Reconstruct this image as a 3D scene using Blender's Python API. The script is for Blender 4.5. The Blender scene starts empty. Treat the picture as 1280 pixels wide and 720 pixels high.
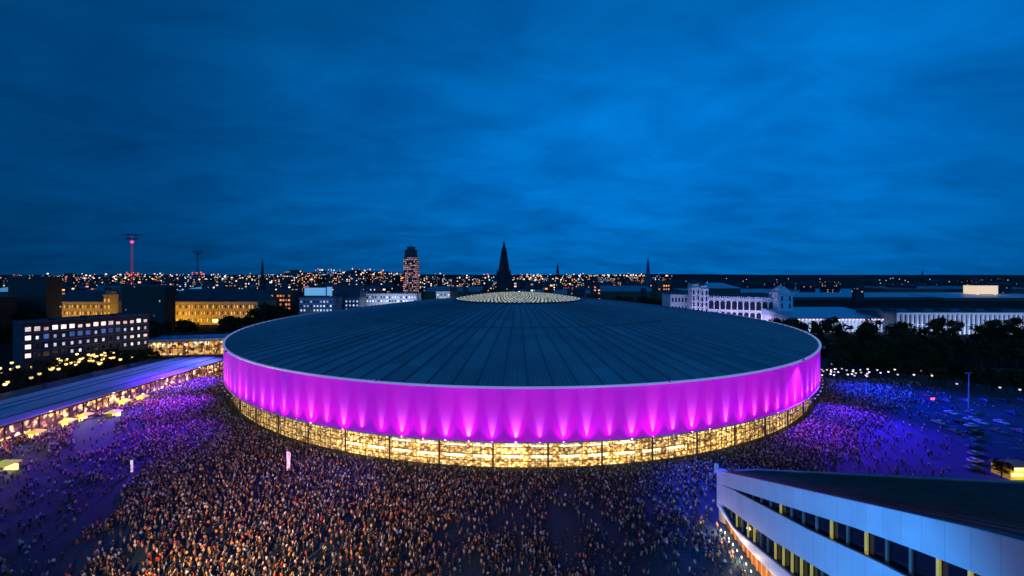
import bpy, bmesh, math, random
import numpy as np
from mathutils import Vector, Matrix
random.seed(7); RNG = np.random.default_rng(11)
S = bpy.context.scene
COL = S.collection
PI = math.pi
rad = math.radians
F = 484.0; CH = 65.0; HY = 343.0      # focal length in px of a 1280 px frame, camera height, horizon row

def gp(px, py, h=0.0):
    "ground position of a point of height h seen at this pixel of the photograph"
    Y = F * (CH - h) / (py - HY)
    return ((px - 640.0) * Y / F, Y)

def hz(py, Y):
    return CH - (py - HY) * Y / F

def xz(px, Y):
    return (px - 640.0) * Y / F

# ------------------------------------------------------------------ materials
MATS = {}
def node_mat(name):
    m = bpy.data.materials.new(name); m.use_nodes = True
    nt = m.node_tree
    for n in list(nt.nodes):
        if n.type != 'OUTPUT_MATERIAL': nt.nodes.remove(n)
    out = [n for n in nt.nodes if n.type == 'OUTPUT_MATERIAL'][0]
    b = nt.nodes.new('ShaderNodeBsdfPrincipled')
    nt.links.new(b.outputs[0], out.inputs[0])
    MATS[name] = m; m.cycles.emission_sampling = 'NONE'
    return m, nt, b
def N(nt, t, **kw):
    n = nt.nodes.new(t)
    for k, v in kw.items(): setattr(n, k, v)
    return n
def MATH(nt, op, a, b=None, c=None):
    n = nt.nodes.new('ShaderNodeMath'); n.operation = op
    for i, v in enumerate((a, b, c)):
        if v is None: continue
        if isinstance(v, (int, float)): n.inputs[i].default_value = v
        else: nt.links.new(v, n.inputs[i])
    return n.outputs[0]
def RAMP(nt, fac, stops, interp='LINEAR'):
    n = nt.nodes.new('ShaderNodeValToRGB'); n.color_ramp.interpolation = interp
    el = n.color_ramp.elements
    while len(el) > 1: el.remove(el[-1])
    el[0].position = stops[0][0]; el[0].color = (*stops[0][1], 1)
    for p, c in stops[1:]:
        e = el.new(p); e.color = (*c, 1)
    nt.links.new(fac, n.inputs[0])
    return n.outputs[0]
def mat(name, col, rough=0.7, metal=0.0, var=0.25, scale=0.3, emit=None, es=1.0, spec=0.5, bump=0.0, coords='Object'):
    "plain surface with noise-driven wear"
    if name in MATS: return MATS[name]
    m, nt, b = node_mat(name)
    tc = N(nt, 'ShaderNodeTexCoord')
    no = N(nt, 'ShaderNodeTexNoise'); no.inputs['Scale'].default_value = scale; no.inputs['Detail'].default_value = 5
    nt.links.new(tc.outputs[coords], no.inputs['Vector'])
    a = tuple(c * (1 - var) for c in col); z = tuple(min(1, c * (1 + var)) for c in col)
    nt.links.new(RAMP(nt, no.outputs[0], [(0.3, a), (0.7, z)]), b.inputs['Base Color'])
    b.inputs['Roughness'].default_value = rough; b.inputs['Metallic'].default_value = metal
    b.inputs['Specular IOR Level'].default_value = spec
    if bump:
        bp = N(nt, 'ShaderNodeBump'); bp.inputs['Strength'].default_value = bump
        nt.links.new(no.outputs[0], bp.inputs['Height']); nt.links.new(bp.outputs[0], b.inputs['Normal'])
    if emit:
        b.inputs['Emission Color'].default_value = (*emit, 1); b.inputs['Emission Strength'].default_value = es
    return m

def emis(name, col, es, rough=0.4):
    if name in MATS: return MATS[name]
    m = mat(name, tuple(min(1, c * .6 + .05) for c in col), rough, 0, 0.1, 1.0, emit=col, es=es)
    if 'window' in name or 'globe' in name:
        nt = m.node_tree; b = [n for n in nt.nodes if n.type == 'BSDF_PRINCIPLED'][0]
        oi = N(nt, 'ShaderNodeObjectInfo'); tc = N(nt, 'ShaderNodeTexCoord'); no = N(nt, 'ShaderNodeTexNoise'); no.inputs['Scale'].default_value = .9; no.inputs['Detail'].default_value = 2
        ad = N(nt, 'ShaderNodeVectorMath', operation='ADD'); nt.links.new(tc.outputs['Object'], ad.inputs[0]); nt.links.new(oi.outputs['Location'], ad.inputs[1]); nt.links.new(ad.outputs[0], no.inputs['Vector'])
        k = MATH(nt, 'MULTIPLY', MATH(nt, 'ADD', MATH(nt, 'MULTIPLY', oi.outputs['Random'], 1.1), .35), MATH(nt, 'MULTIPLY', no.outputs[0], 2.0))
        nt.links.new(MATH(nt, 'MULTIPLY', k, es), b.inputs['Emission Strength'])
    return m

def room_mat(name, cols, es, cell=(2.0, 3.0), lit=0.6, wall=(0.05, 0.05, 0.06), fill=(0.7, 0.6), seed=0.0):
    "facade seen from far away: wall with a grid of windows, some lit"
    if name in MATS: return MATS[name]
    m, nt, b = node_mat(name)
    tc = N(nt, 'ShaderNodeTexCoord'); sx = N(nt, 'ShaderNodeSeparateXYZ'); nt.links.new(tc.outputs['Object'], sx.inputs[0])
    oi = N(nt, 'ShaderNodeObjectInfo')
    ge = N(nt, 'ShaderNodeNewGeometry'); sn = N(nt, 'ShaderNodeSeparateXYZ'); nt.links.new(ge.outputs['Normal'], sn.inputs[0])
    u = MATH(nt, 'DIVIDE', MATH(nt, 'ADD', sx.outputs[0], sx.outputs[1]), cell[0])
    v = MATH(nt, 'DIVIDE', sx.outputs[2], cell[1])
    fu, fv = MATH(nt, 'FRACT', u), MATH(nt, 'FRACT', v)
    iu, iv = MATH(nt, 'FLOOR', u), MATH(nt, 'FLOOR', v)
    cb = N(nt, 'ShaderNodeCombineXYZ'); nt.links.new(iu, cb.inputs[0]); nt.links.new(iv, cb.inputs[1])
    nt.links.new(MATH(nt, 'ADD', MATH(nt, 'MULTIPLY', oi.outputs['Random'], 91.0), seed), cb.inputs[2])
    wn = N(nt, 'ShaderNodeTexWhiteNoise'); nt.links.new(cb.outputs[0], wn.inputs['Vector'])
    on = MATH(nt, 'LESS_THAN', wn.outputs['Value'], lit)
    mu = MATH(nt, 'LESS_THAN', MATH(nt, 'ABSOLUTE', MATH(nt, 'SUBTRACT', fu, 0.5)), fill[0] / 2)
    mv = MATH(nt, 'LESS_THAN', MATH(nt, 'ABSOLUTE', MATH(nt, 'SUBTRACT', fv, 0.5)), fill[1] / 2)
    side = MATH(nt, 'LESS_THAN', MATH(nt, 'ABSOLUTE', sn.outputs[2]), 0.4)
    msk = MATH(nt, 'MULTIPLY', MATH(nt, 'MULTIPLY', mu, mv), side)
    w2 = N(nt, 'ShaderNodeSeparateColor'); nt.links.new(wn.outputs['Color'], w2.inputs[0])
    st = [(i / len(cols), c) for i, c in enumerate(cols)]
    colr = RAMP(nt, w2.outputs[1], st, 'CONSTANT')
    b.inputs['Base Color'].default_value = (*wall, 1); b.inputs['Roughness'].default_value = .7
    nt.links.new(colr, b.inputs['Emission Color'])
    k = MATH(nt, 'MULTIPLY', MATH(nt, 'MULTIPLY', msk, on), MATH(nt, 'MULTIPLY', MATH(nt, 'ADD', w2.outputs[2], .25), es))
    nt.links.new(k, b.inputs['Emission Strength'])
    return m

# ------------------------------------------------------------------ mesh building
class MB:
    def __init__(s): s.v = []; s.f = []; s.m = []
    def add(s, vs, fs, mi=0):
        o = len(s.v); s.v += [tuple(p) for p in vs]; s.f += [tuple(i + o for i in f) for f in fs]; s.m += [mi] * len(fs)
        return s
    def box(s, x0, x1, y0, y1, z0, z1, mi=0, skip=()):
        vs = [(x0,y0,z0),(x1,y0,z0),(x1,y1,z0),(x0,y1,z0),(x0,y0,z1),(x1,y0,z1),(x1,y1,z1),(x0,y1,z1)]
        return s.add(vs, [(0,3,2,1),(4,5,6,7),(0,1,5,4),(1,2,6,5),(2,3,7,6),(3,0,4,7)], mi)
    def lathe(s, prof, n=12, c=(0,0), mi=0, cap=True):
        vs = []
        for r, z in prof:
            for i in range(n):
                a = 2*PI*i/n; vs.append((c[0]+r*math.cos(a), c[1]+r*math.sin(a), z))
        fs = []
        for j in range(len(prof)-1):
            for i in range(n):
                k = (i+1) % n; fs.append((j*n+i, j*n+k, (j+1)*n+k, (j+1)*n+i))
        if cap:
            fs.append(tuple(range(n-1, -1, -1))); fs.append(tuple(range((len(prof)-1)*n, len(prof)*n)))
        return s.add(vs, fs, mi)
    def tube(s, p, q, r0, r1=None, n=6, mi=0):
        p, q = Vector(p), Vector(q); r1 = r0 if r1 is None else r1
        d = (q-p).normalized(); a = d.orthogonal().normalized(); b = d.cross(a)
        vs = [p + (a*math.cos(2*PI*i/n) + b*math.sin(2*PI*i/n))*r0 for i in range(n)]
        vs += [q + (a*math.cos(2*PI*i/n) + b*math.sin(2*PI*i/n))*r1 for i in range(n)]
        fs = [(i, (i+1)%n, n+(i+1)%n, n+i) for i in range(n)] + [tuple(range(n-1,-1,-1)), tuple(range(n, 2*n))]
        return s.add(vs, fs, mi)
    def ball(s, c, r, mi=0, n=8, k=5, sz=1.0):
        prof = [(max(1e-3, r*math.sin(PI*j/k)), c[2] - r*sz*math.cos(PI*j/k)) for j in range(k+1)]
        return s.lathe(prof, n, (c[0], c[1]), mi)
    def prism(s, poly, z0, z1, mi=0):
        n = len(poly); vs = [(x,y,z0) for x,y in poly] + [(x,y,z1) for x,y in poly]
        return s.add(vs, [tuple(range(n-1,-1,-1)), tuple(range(n,2*n))] + [(i,(i+1)%n,n+(i+1)%n,n+i) for i in range(n)], mi)
    def gable(s, x0, x1, y0, y1, z0, z1, hip=0.0, mi=0):
        ym = (y0+y1)/2
        vs = [(x0,y0,z0),(x1,y0,z0),(x1,y1,z0),(x0,y1,z0),(x0+hip,ym,z1),(x1-hip,ym,z1)]
        return s.add(vs, [(0,1,5,4),(2,3,4,5),(1,2,5),(3,0,4),(0,3,2,1)], mi)
    def build(s, name, mats, parent=None, smooth=False):
        me = bpy.data.meshes.new(name); me.from_pydata(s.v, [], s.f)
        for m in (mats if isinstance(mats, (list, tuple)) else [mats]): me.materials.append(m)
        me.polygons.foreach_set('material_index', s.m)
        if smooth: me.polygons.foreach_set('use_smooth', [True]*len(s.f))
        me.update()
        return link(name, me, parent)
def link(name, data, parent=None, loc=None, rz=None, rot=None):
    o = bpy.data.objects.new(name, data); COL.objects.link(o)
    if parent: o.parent = parent
    if loc is not None: o.location = loc
    if rz is not None: o.rotation_euler = (0, 0, rz)
    if rot is not None: o.rotation_euler = rot
    return o
def tag(o, label=None, cat=None, group=None, kind=None):
    if label: o['label'] = label
    if cat: o['category'] = cat
    if group: o['group'] = group
    if kind: o['kind'] = kind
    return o
def thing(name, label, cat, loc=(0,0,0), rz=0.0, group=None):
    return tag(link(name, None, None, loc, rz), label, cat, group)
def copy_tree(o, parent=None):
    c = o.copy(); COL.objects.link(c); c.parent = parent
    for ch in KIDS.get(o.name, []): copy_tree(ch, c)
    return c
KIDS = {}
def index_kids(root):
    KIDS[root.name] = [o for o in COL.objects if o.parent == root]
    for c in KIDS[root.name]: index_kids(c)
def lamp(kind, name, loc, energy, color, parent=None, size=None, target=None, angle=None, blend=.5, sizey=None, spread=None):
    L = bpy.data.lights.new(name, kind); L.energy = energy; L.color = color
    if kind == 'AREA':
        L.shape = 'RECTANGLE'; L.size = size; L.size_y = sizey or size
        if spread: L.spread = spread
    elif size is not None: L.shadow_soft_size = size
    if kind == 'SPOT': L.spot_size = angle; L.spot_blend = blend
    o = link(name, L, parent, loc)
    if target is not None:
        o.rotation_euler = (Vector(target) - Vector(loc)).to_track_quat('-Z', 'Y').to_euler()
    return o

# ------------------------------------------------------------------ camera, world, sun
cam = bpy.data.cameras.new('camera'); cam.sensor_width = 36; cam.lens = F/1280*36
cam.shift_y = -(360-HY)/1280; cam.clip_start = .5; cam.clip_end = 90000
co = link('camera', cam, None, (0, 0, CH), rot=(PI/2, 0, 0)); S.camera = co
S.view_settings.view_transform = 'Standard'; S.view_settings.look = 'None'
S.view_settings.exposure = 0; S.view_settings.gamma = 1; S.view_settings.use_curve_mapping = False
S.cycles.use_denoising = True
S.cycles.sample_clamp_indirect = 4
S.cycles.max_bounces = 4; S.cycles.diffuse_bounces = 2; S.cycles.glossy_bounces = 2; S.cycles.transparent_max_bounces = 6

SUN_AZ = rad(215)      # the last glow of the sun, behind the camera and to its left
W = bpy.data.worlds.new('World'); S.world = W; W.use_nodes = True
nt = W.node_tree; bg = nt.nodes['Background']
sky = N(nt, 'ShaderNodeTexSky', sky_type='NISHITA'); sky.sun_disc = False
sky.sun_elevation = rad(0.5); sky.sun_rotation = SUN_AZ; sky.air_density = 1.2; sky.dust_density = .4; sky.ozone_density = 4
tc = N(nt, 'ShaderNodeTexCoord')
sx = N(nt, 'ShaderNodeSeparateXYZ'); nt.links.new(tc.outputs['Generated'], sx.inputs[0])
cz = N(nt, 'ShaderNodeCombineXYZ'); nt.links.new(sx.outputs[0], cz.inputs[0]); nt.links.new(sx.outputs[1], cz.inputs[1])
nt.links.new(MATH(nt, 'MAXIMUM', sx.outputs[2], .16), cz.inputs[2])
vn = N(nt, 'ShaderNodeVectorMath', operation='NORMALIZE'); nt.links.new(cz.outputs[0], vn.inputs[0]); nt.links.new(vn.outputs[0], sky.inputs[0])
zc = MATH(nt, 'ADD', MATH(nt, 'MAXIMUM', sx.outputs[2], 0.0), 0.20)
cb = N(nt, 'ShaderNodeCombineXYZ')
nt.links.new(MATH(nt, 'DIVIDE', sx.outputs[0], zc), cb.inputs[0]); nt.links.new(MATH(nt, 'DIVIDE', sx.outputs[1], zc), cb.inputs[1])
mp = N(nt, 'ShaderNodeMapping'); mp.inputs['Scale'].default_value = (.9, 1.4, 1); mp.inputs['Rotation'].default_value = (0, 0, .12)
nt.links.new(cb.outputs[0], mp.inputs[0])
cl = N(nt, 'ShaderNodeTexNoise'); cl.inputs['Scale'].default_value = 2.0; cl.inputs['Detail'].default_value = 7; cl.inputs['Roughness'].default_value = .6; cl.inputs['Distortion'].default_value = .5
nt.links.new(mp.outputs[0], cl.inputs['Vector'])
cl2 = N(nt, 'ShaderNodeTexNoise'); cl2.inputs['Scale'].default_value = .7; cl2.inputs['Detail'].default_value = 3
nt.links.new(mp.outputs[0], cl2.inputs['Vector'])
cf = RAMP(nt, cl.outputs[0], [(.28, (.64,.65,.69)), (.5, (.88,.88,.88)), (.72, (1.08,1.12,1.09))])
cf2 = RAMP(nt, cl2.outputs[0], [(.3, (.7,.7,.74)), (.65, (1,1,1))])
def MIXM(nt, a, b, mode='MULTIPLY', fac=1.0):
    n = N(nt, 'ShaderNodeMix', data_type='RGBA', blend_type=mode); n.inputs[0].default_value = fac
    for s_, v in ((6, a), (7, b)):
        if isinstance(v, tuple): n.inputs[s_].default_value = (*v, 1)
        else: nt.links.new(v, n.inputs[s_])
    return n.outputs[2]
hue = N(nt, 'ShaderNodeSeparateColor'); 
lum = N(nt, 'ShaderNodeRGBToBW'); nt.links.new(sky.outputs[0], lum.inputs[0])
# thin high cloud takes the dusk sky's own brightness and its deep blue
tin = N(nt, 'ShaderNodeVectorMath', operation='SCALE'); tin.inputs[0].default_value = (0.004, 8.4, 29.5)
nt.links.new(lum.outputs[0], tin.inputs['Scale'])
c1 = MIXM(nt, tin.outputs[0], cf); c2 = MIXM(nt, c1, cf2)
# brighter towards the last light (right of the view) and behind the camera
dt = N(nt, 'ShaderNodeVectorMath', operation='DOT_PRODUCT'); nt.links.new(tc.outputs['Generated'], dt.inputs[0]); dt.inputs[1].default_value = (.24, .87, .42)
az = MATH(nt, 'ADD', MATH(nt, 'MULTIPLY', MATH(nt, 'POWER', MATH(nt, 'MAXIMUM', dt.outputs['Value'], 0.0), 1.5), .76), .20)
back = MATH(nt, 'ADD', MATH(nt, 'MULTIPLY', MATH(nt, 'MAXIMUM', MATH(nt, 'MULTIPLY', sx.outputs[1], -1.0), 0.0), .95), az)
hi = RAMP(nt, sx.outputs[2], [(0.0, (.66,.66,.66)), (.12, (.80,.80,.80)), (.35, (1,1,1)), (1, (1,1,1))])
c3 = MIXM(nt, c2, hi)
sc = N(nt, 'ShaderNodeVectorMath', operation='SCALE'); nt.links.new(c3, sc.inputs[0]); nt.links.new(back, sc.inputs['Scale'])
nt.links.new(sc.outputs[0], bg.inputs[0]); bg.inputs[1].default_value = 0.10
WORLD_BG = bg
sun = bpy.data.lights.new('sun', 'SUN'); sun.energy = 0.3; sun.angle = rad(40); sun.color = (.12, .42, 1)
d = Vector((math.sin(SUN_AZ), math.cos(SUN_AZ), math.tan(rad(25))))
link('sun', sun, None, (0,-50,200), rot=(-d).to_track_quat('-Z', 'Y').to_euler())

# ------------------------------------------------------------------ ground
def sheet(name, poly, z, m, kind='structure'):
    b = MB(); b.add([(x, y, z) for x, y in poly], [tuple(range(len(poly)))])
    return tag(b.build(name, m), None, None, None, kind)
m_land = mat('dark land', (.008,.010,.010), .95, 0, .5, .004, spec=.1)
m_plaza, nt, b = node_mat('plaza paving')
tc = N(nt, 'ShaderNodeTexCoord')
n1 = N(nt, 'ShaderNodeTexNoise'); n1.inputs['Scale'].default_value = .05; n1.inputs['Detail'].default_value = 6; nt.links.new(tc.outputs['Object'], n1.inputs['Vector'])
n2 = N(nt, 'ShaderNodeTexNoise'); n2.inputs['Scale'].default_value = 1.5; n2.inputs['Detail'].default_value = 4; nt.links.new(tc.outputs['Object'], n2.inputs['Vector'])
bk = N(nt, 'ShaderNodeTexBrick'); bk.inputs['Scale'].default_value = .5; bk.inputs['Mortar Size'].default_value = .03
bk.inputs['Color1'].default_value = (.9,.9,.9,1); bk.inputs['Color2'].default_value = (1,1,1,1); bk.inputs['Mortar'].default_value = (.6,.6,.6,1)
nt.links.new(tc.outputs['Object'], bk.inputs['Vector'])
r1 = RAMP(nt, n1.outputs[0], [(.3, (.028,.062,.085)), (.7, (.05,.105,.14))]); r2 = RAMP(nt, n2.outputs[0], [(.35, (.7,.7,.7)), (.65, (1,1,1))])
nt.links.new(MIXM(nt, MIXM(nt, r1, r2), bk.outputs[0]), b.inputs['Base Color']); b.inputs['Roughness'].default_value = .8; b.inputs['Specular IOR Level'].default_value = .15
sheet('ground', [(-60000,-3000),(60000,-3000),(60000,60000),(-60000,60000)], 0, m_land)
plz = [(-193,20),(60,10),(230,40),(260,120),(300,200),(262,262),(225,330),(225,420),(150,500),(-140,500),(-215,420),(-196,300),(-194,262)]
sheet('plaza', plz, .004, m_plaza)
m_asph = mat('asphalt', (.05,.05,.055), .8, 0, .3, .4)
road_pts = [(330,60),(300,200),(262,262),(225,330)]
sheet('parking_ground', [(176,100),(330,60),(420,200),(330,260),(268,240),(196,172)], .008, m_asph)
sheet('street', [(262,262),(420,232),(430,250),(262,284)], .008, m_asph)
mk = MB()
for i in range(24): mk.box(186+i*4.7, 186.12+i*4.7, 177.5, 183, .012, .016)
for i in range(10): mk.box(186, 191, 124+i*5.2, 124.15+i*5.2, .012, .016)
tag(mk.build('parking_markings', mat('road paint', (.7,.7,.7), .6)), None, None, None, 'structure')
m_water = mat('dusk water', (.05,.12,.18), .3, 0, .2, .01)
sheet('water', [(700,1380),(4200,1380),(4600,1750),(720,1750)], .02, m_water)
# low hills on the horizon and the hill of the lit suburb
def hill(name, x0, x1, y, h, w, seed, m=m_land):
    r = random.Random(seed); b = MB(); n = 60; vs = []
    for j in range(7):
        t = j/6*2-1
        for i in range(n+1):
            u = i/n; e = math.sin(PI*u)**.6
            vs.append((x0+(x1-x0)*u, y+t*w, -2+(h*e*(.75+.25*math.sin(u*9+seed)+.08*r.uniform(-1,1)))*(1-t*t)**.8))
    fs = [(j*(n+1)+i, j*(n+1)+i+1, (j+1)*(n+1)+i+1, (j+1)*(n+1)+i) for j in range(6) for i in range(n)]
    b.add(vs, fs); return tag(b.build(name, m, None, True), None, None, None, 'structure')
hill('hills', -14000, 1000, 11000, 88, 900, 1)
hill('hills', -1000, 16000, 13000, 90, 900, 5)
hill('hill', -1900, -500, 3000, 92, 320, 3)

# ------------------------------------------------------------------ the arena
AX, AY, AR = 5.2, 326.0, 199.0; RIM, BAND = 28.2, 9.9
arena = thing('arena', 'huge round arena with dark ribbed roof, magenta lit wall band and golden glass ground floor', 'arena', (AX, AY, 0))
def ring_mesh(r0, z0, r1, z1, n=288, a0=0, a1=2*PI, b=None, mi=0):
    b = b or MB(); vs = []
    for i in range(n+1):
        a = a0+(a1-a0)*i/n; c, s_ = math.cos(a), math.sin(a)
        vs += [(r0*c, r0*s_, z0), (r1*c, r1*s_, z1)]
    b.add(vs, [(2*i, 2*i+2, 2*i+3, 2*i+1) for i in range(n)], mi); return b
# roof
def rprof(r): return 27.7 + 16.6*(1-((r-52)/146.4)**1.25) if r > 52 else 44.3
m_roof, nt, b = node_mat('dark ribbed metal roofing')
tc = N(nt, 'ShaderNodeTexCoord'); sx = N(nt, 'ShaderNodeSeparateXYZ'); nt.links.new(tc.outputs['Object'], sx.inputs[0])
ang = MATH(nt, 'ARCTAN2', sx.outputs[1], sx.outputs[0])
pi_ = MATH(nt, 'FLOOR', MATH(nt, 'MULTIPLY', ang, 144/(2*PI)))
rr = MATH(nt, 'SQRT', MATH(nt, 'ADD', MATH(nt, 'MULTIPLY', sx.outputs[0], sx.outputs[0]), MATH(nt, 'MULTIPLY', sx.outputs[1], sx.outputs[1])))
ri = MATH(nt, 'FLOOR', MATH(nt, 'DIVIDE', rr, 36.5))
cb = N(nt, 'ShaderNodeCombineXYZ'); nt.links.new(pi_, cb.inputs[0]); nt.links.new(ri, cb.inputs[1])
wn = N(nt, 'ShaderNodeTexWhiteNoise'); nt.links.new(cb.outputs[0], wn.inputs['Vector'])
no = N(nt, 'ShaderNodeTexNoise'); no.inputs['Scale'].default_value = .03; no.inputs['Detail'].default_value = 6; nt.links.new(tc.outputs['Object'], no.inputs['Vector'])
ra = RAMP(nt, wn.outputs['Value'], [(0, (.75,.75,.75)), (1, (1,1,1))]); rb = RAMP(nt, no.outputs[0], [(.3, (.30,.31,.33)), (.7, (.42,.43,.45))])
fs_ = MATH(nt, 'FRACT', MATH(nt, 'MULTIPLY', ang, 720/(2*PI)))
ln = RAMP(nt, fs_, [(0, (.62,.62,.62)), (.14, (1,1,1))], 'CONSTANT')
nt.links.new(MIXM(nt, MIXM(nt, ra, rb), ln), b.inputs['Base Color']); b.inputs['Roughness'].default_value = .62; b.inputs['Metallic'].default_value = .2
b.inputs['Specular IOR Level'].default_value = .25
rb_ = MB(); NS = 144
rs = [198.4-i*(146.4/12) for i in range(13)]
vs = []
for r in rs:
    for i in range(NS*2):
        a = 2*PI*i/(NS*2); vs.append((r*math.cos(a), r*math.sin(a), rprof(r) - (.0 if i % 2 else .0)))
M2 = NS*2
rb_.add(vs, [(j*M2+i, j*M2+(i+1)%M2, (j+1)*M2+(i+1)%M2, (j+1)*M2+i) for j in range(12) for i in range(M2)])
for i in range(NS):                                       # standing seams
    a = 2*PI*i/NS; c, s_ = math.cos(a), math.sin(a); vs = []
    for r in rs:
        w = .26 if r > 110 or i % 2 == 0 else .12
        hgt = .42 if r > 75 or i % 2 == 0 else .1
        for q, z in ((-w, -.1), (-w*.6, hgt), (w*.6, hgt), (w, -.1)):
            vs.append((r*c - q*s_, r*s_ + q*c, rprof(r)+z))
    fs = []
    for j in range(12):
        for k in range(3): fs.append((j*4+k, j*4+k+1, (j+1)*4+k+1, (j+1)*4+k))
    rb_.add(vs, fs + [(3,2,1,0)], 1)
for r in (125.2,):                                        # low walkway ring half way up
    ring_mesh(r+.6, rprof(r+.6)+.25, r-.6, rprof(r-.6)+.25, 288, 0, 2*PI, rb_, 1)
m_seam = mat('roof seam metal', (.17,.20,.23), .6, .3, .2, .2)
rb_.build('roof', [m_roof, m_seam], arena)
# rim
m_rim = mat('pale rim metal', (.75,.75,.8), .35, .3, .08, .1, emit=(.35,.42,.85), es=.35)  # weak blue glow stands in for light caught by the rim metal
b = ring_mesh(199.0, 27.55, 199.5, 27.6, 288); ring_mesh(199.5, 27.6, 199.5, 28.1, 288, b=b); ring_mesh(199.5, 28.1, 198.5, 28.1, 288, b=b); ring_mesh(198.5, 28.1, 198.5, 27.2, 288, b=b)
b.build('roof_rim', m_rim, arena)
# wall band: uplit panels, part of the uplight put into colour and emission
m_band, nt, b = node_mat('magenta lit wall panels')
tc = N(nt, 'ShaderNodeTexCoord'); sx = N(nt, 'ShaderNodeSeparateXYZ'); nt.links.new(tc.outputs['Object'], sx.inputs[0])
ang = MATH(nt, 'ARCTAN2', sx.outputs[1], sx.outputs[0])
aa = MATH(nt, 'MULTIPLY', ang, 11.0)
n1 = N(nt, 'ShaderNodeTexNoise', noise_dimensions='1D'); n1.inputs['Scale'].default_value = 1.0; n1.inputs['Detail'].default_value = 3; nt.links.new(aa, n1.inputs['W'])
b.inputs['Base Color'].default_value = (.34,.07,.36,1); b.inputs['Roughness'].default_value = .6; b.inputs['Specular IOR Level'].default_value = .06
# the glow put into the side sectors is bluer than in the front sector
front = MATH(nt, 'SUBTRACT', MATH(nt, 'MULTIPLY', MATH(nt, 'SINE', ang), -1.0), .25)
hue = MATH(nt, 'ADD', MATH(nt, 'MULTIPLY', n1.outputs[0], .8), MATH(nt, 'MULTIPLY', front, .55))
nt.links.new(RAMP(nt, hue, [(.28, (.06,.0,.40)), (.48, (.22,.0,.58)), (.72, (.44,.0,.66)), (1, (.58,.0,.7))]), b.inputs['Emission Color'])
b.inputs['Emission Strength'].default_value = .62
bb = MB(); nseg = 156
for i in range(nseg):
    a0, a1 = 2*PI*i/nseg, 2*PI*(i+1)/nseg; g = (a1-a0)*.002
    ring_mesh(AR, BAND, AR, 27.6, 1, a0+g, a1-g, bb, 0)
    ring_mesh(AR-.06, BAND, AR-.06, 27.6, 1, a0-g*2, a0+g*2, bb, 1)
bb.build('wall_band', [m_band, mat('panel joint', (.2,.15,.25), .6)], arena)
# soffit + lower edge trim
b = ring_mesh(199.3, 9.6, 199.3, 10.1, 288); ring_mesh(195, 9.6, 199.3, 9.6, 288, b=b); ring_mesh(199.3, 10.1, 199.0, 10.1, 288, b=b)
b.build('soffit', mat('pale soffit', (.6,.58,.62), .5), arena)
# interior seen through the glass
m_int, nt, b = node_mat('lit foyer interior')
tc = N(nt, 'ShaderNodeTexCoord'); sx = N(nt, 'ShaderNodeSeparateXYZ'); nt.links.new(tc.outputs['Object'], sx.inputs[0])
ang = MATH(nt, 'ARCTAN2', sx.outputs[1], sx.outputs[0])
cb = N(nt, 'ShaderNodeCombineXYZ'); nt.links.new(MATH(nt, 'MULTIPLY', ang, 195.0), cb.inputs[0]); nt.links.new(MATH(nt, 'MULTIPLY', sx.outputs[2], 1.3), cb.inputs[1])
vo = N(nt, 'ShaderNodeTexVoronoi'); vo.inputs['Scale'].default_value = 1.0; vo.inputs['Randomness'].default_value = .95; nt.links.new(cb.outputs[0], vo.inputs['Vector'])
no = N(nt, 'ShaderNodeTexNoise'); no.inputs['Scale'].default_value = .22; no.inputs['Detail'].default_value = 8; no.inputs['Roughness'].default_value = .75; nt.links.new(cb.outputs[0], no.inputs['Vector'])
vc = N(nt, 'ShaderNodeSeparateColor'); nt.links.new(vo.outputs['Color'], vc.inputs[0])
dot = MATH(nt, 'SUBTRACT', 1.0, MATH(nt, 'MULTIPLY', vo.outputs['Distance'], 1.25))
val = MATH(nt, 'MULTIPLY', MATH(nt, 'MAXIMUM', dot, 0.0), MATH(nt, 'ADD', vc.outputs[0], .25))
val = MATH(nt, 'ADD', MATH(nt, 'MULTIPLY', val, .9), MATH(nt, 'SUBTRACT', no.outputs[0], .38))
nt.links.new(RAMP(nt, val, [(.08, (.05,.02,.006)), (.28, (.40,.20,.04)), (.48, (.95,.58,.13)), (.72, (1,.85,.45))]), b.inputs['Emission Color'])
fr = MATH(nt, 'POWER', MATH(nt, 'MAXIMUM', MATH(nt, 'MULTIPLY', MATH(nt, 'SINE', ang), -1.0), 0.03), 3.0)
bay = N(nt, 'ShaderNodeTexWhiteNoise', noise_dimensions='1D'); nt.links.new(MATH(nt, 'FLOOR', MATH(nt, 'MULTIPLY', ang, 68/(2*PI))), bay.inputs['W'])
lf = N(nt, 'ShaderNodeTexNoise'); lf.inputs['Scale'].default_value = .09; lf.inputs['Detail'].default_value = 2; nt.links.new(cb.outputs[0], lf.inputs['Vector'])
kk = MATH(nt, 'MULTIPLY', MATH(nt, 'ADD', MATH(nt, 'MULTIPLY', bay.outputs['Value'], .5), .6), MATH(nt, 'ADD', MATH(nt, 'MULTIPLY', lf.outputs[0], 1.6), .2))
nt.links.new(MATH(nt, 'MULTIPLY', MATH(nt, 'ADD', MATH(nt, 'MULTIPLY', fr, 2.2), .26), kk), b.inputs['Emission Strength'])
b.inputs['Base Color'].default_value = (.3,.25,.2,1)
b = ring_mesh(195.5, 0, 195.5, 9.6, 288); b.build('foyer_wall', m_int, arena)
m_str = emis('white strip light', (1, .85, .55), 2.6)
for a in range(0, 13):
    a0 = -PI/2 + (a-7)*.05 + .006
    b = MB()
    for zz in ((6.7, 7.25), (3.2, 3.8)):
        if a in (0, 1, 11, 12) and zz[0] > 5: continue
        b = ring_mesh(195.75, zz[0], 195.75, zz[1], 4, a0, a0+.036, b)
        ring_mesh(195.75, zz[1], 195.5, zz[1]+.05, 4, a0, a0+.036, b)
    b.build('foyer_light', m_str, arena)
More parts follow.
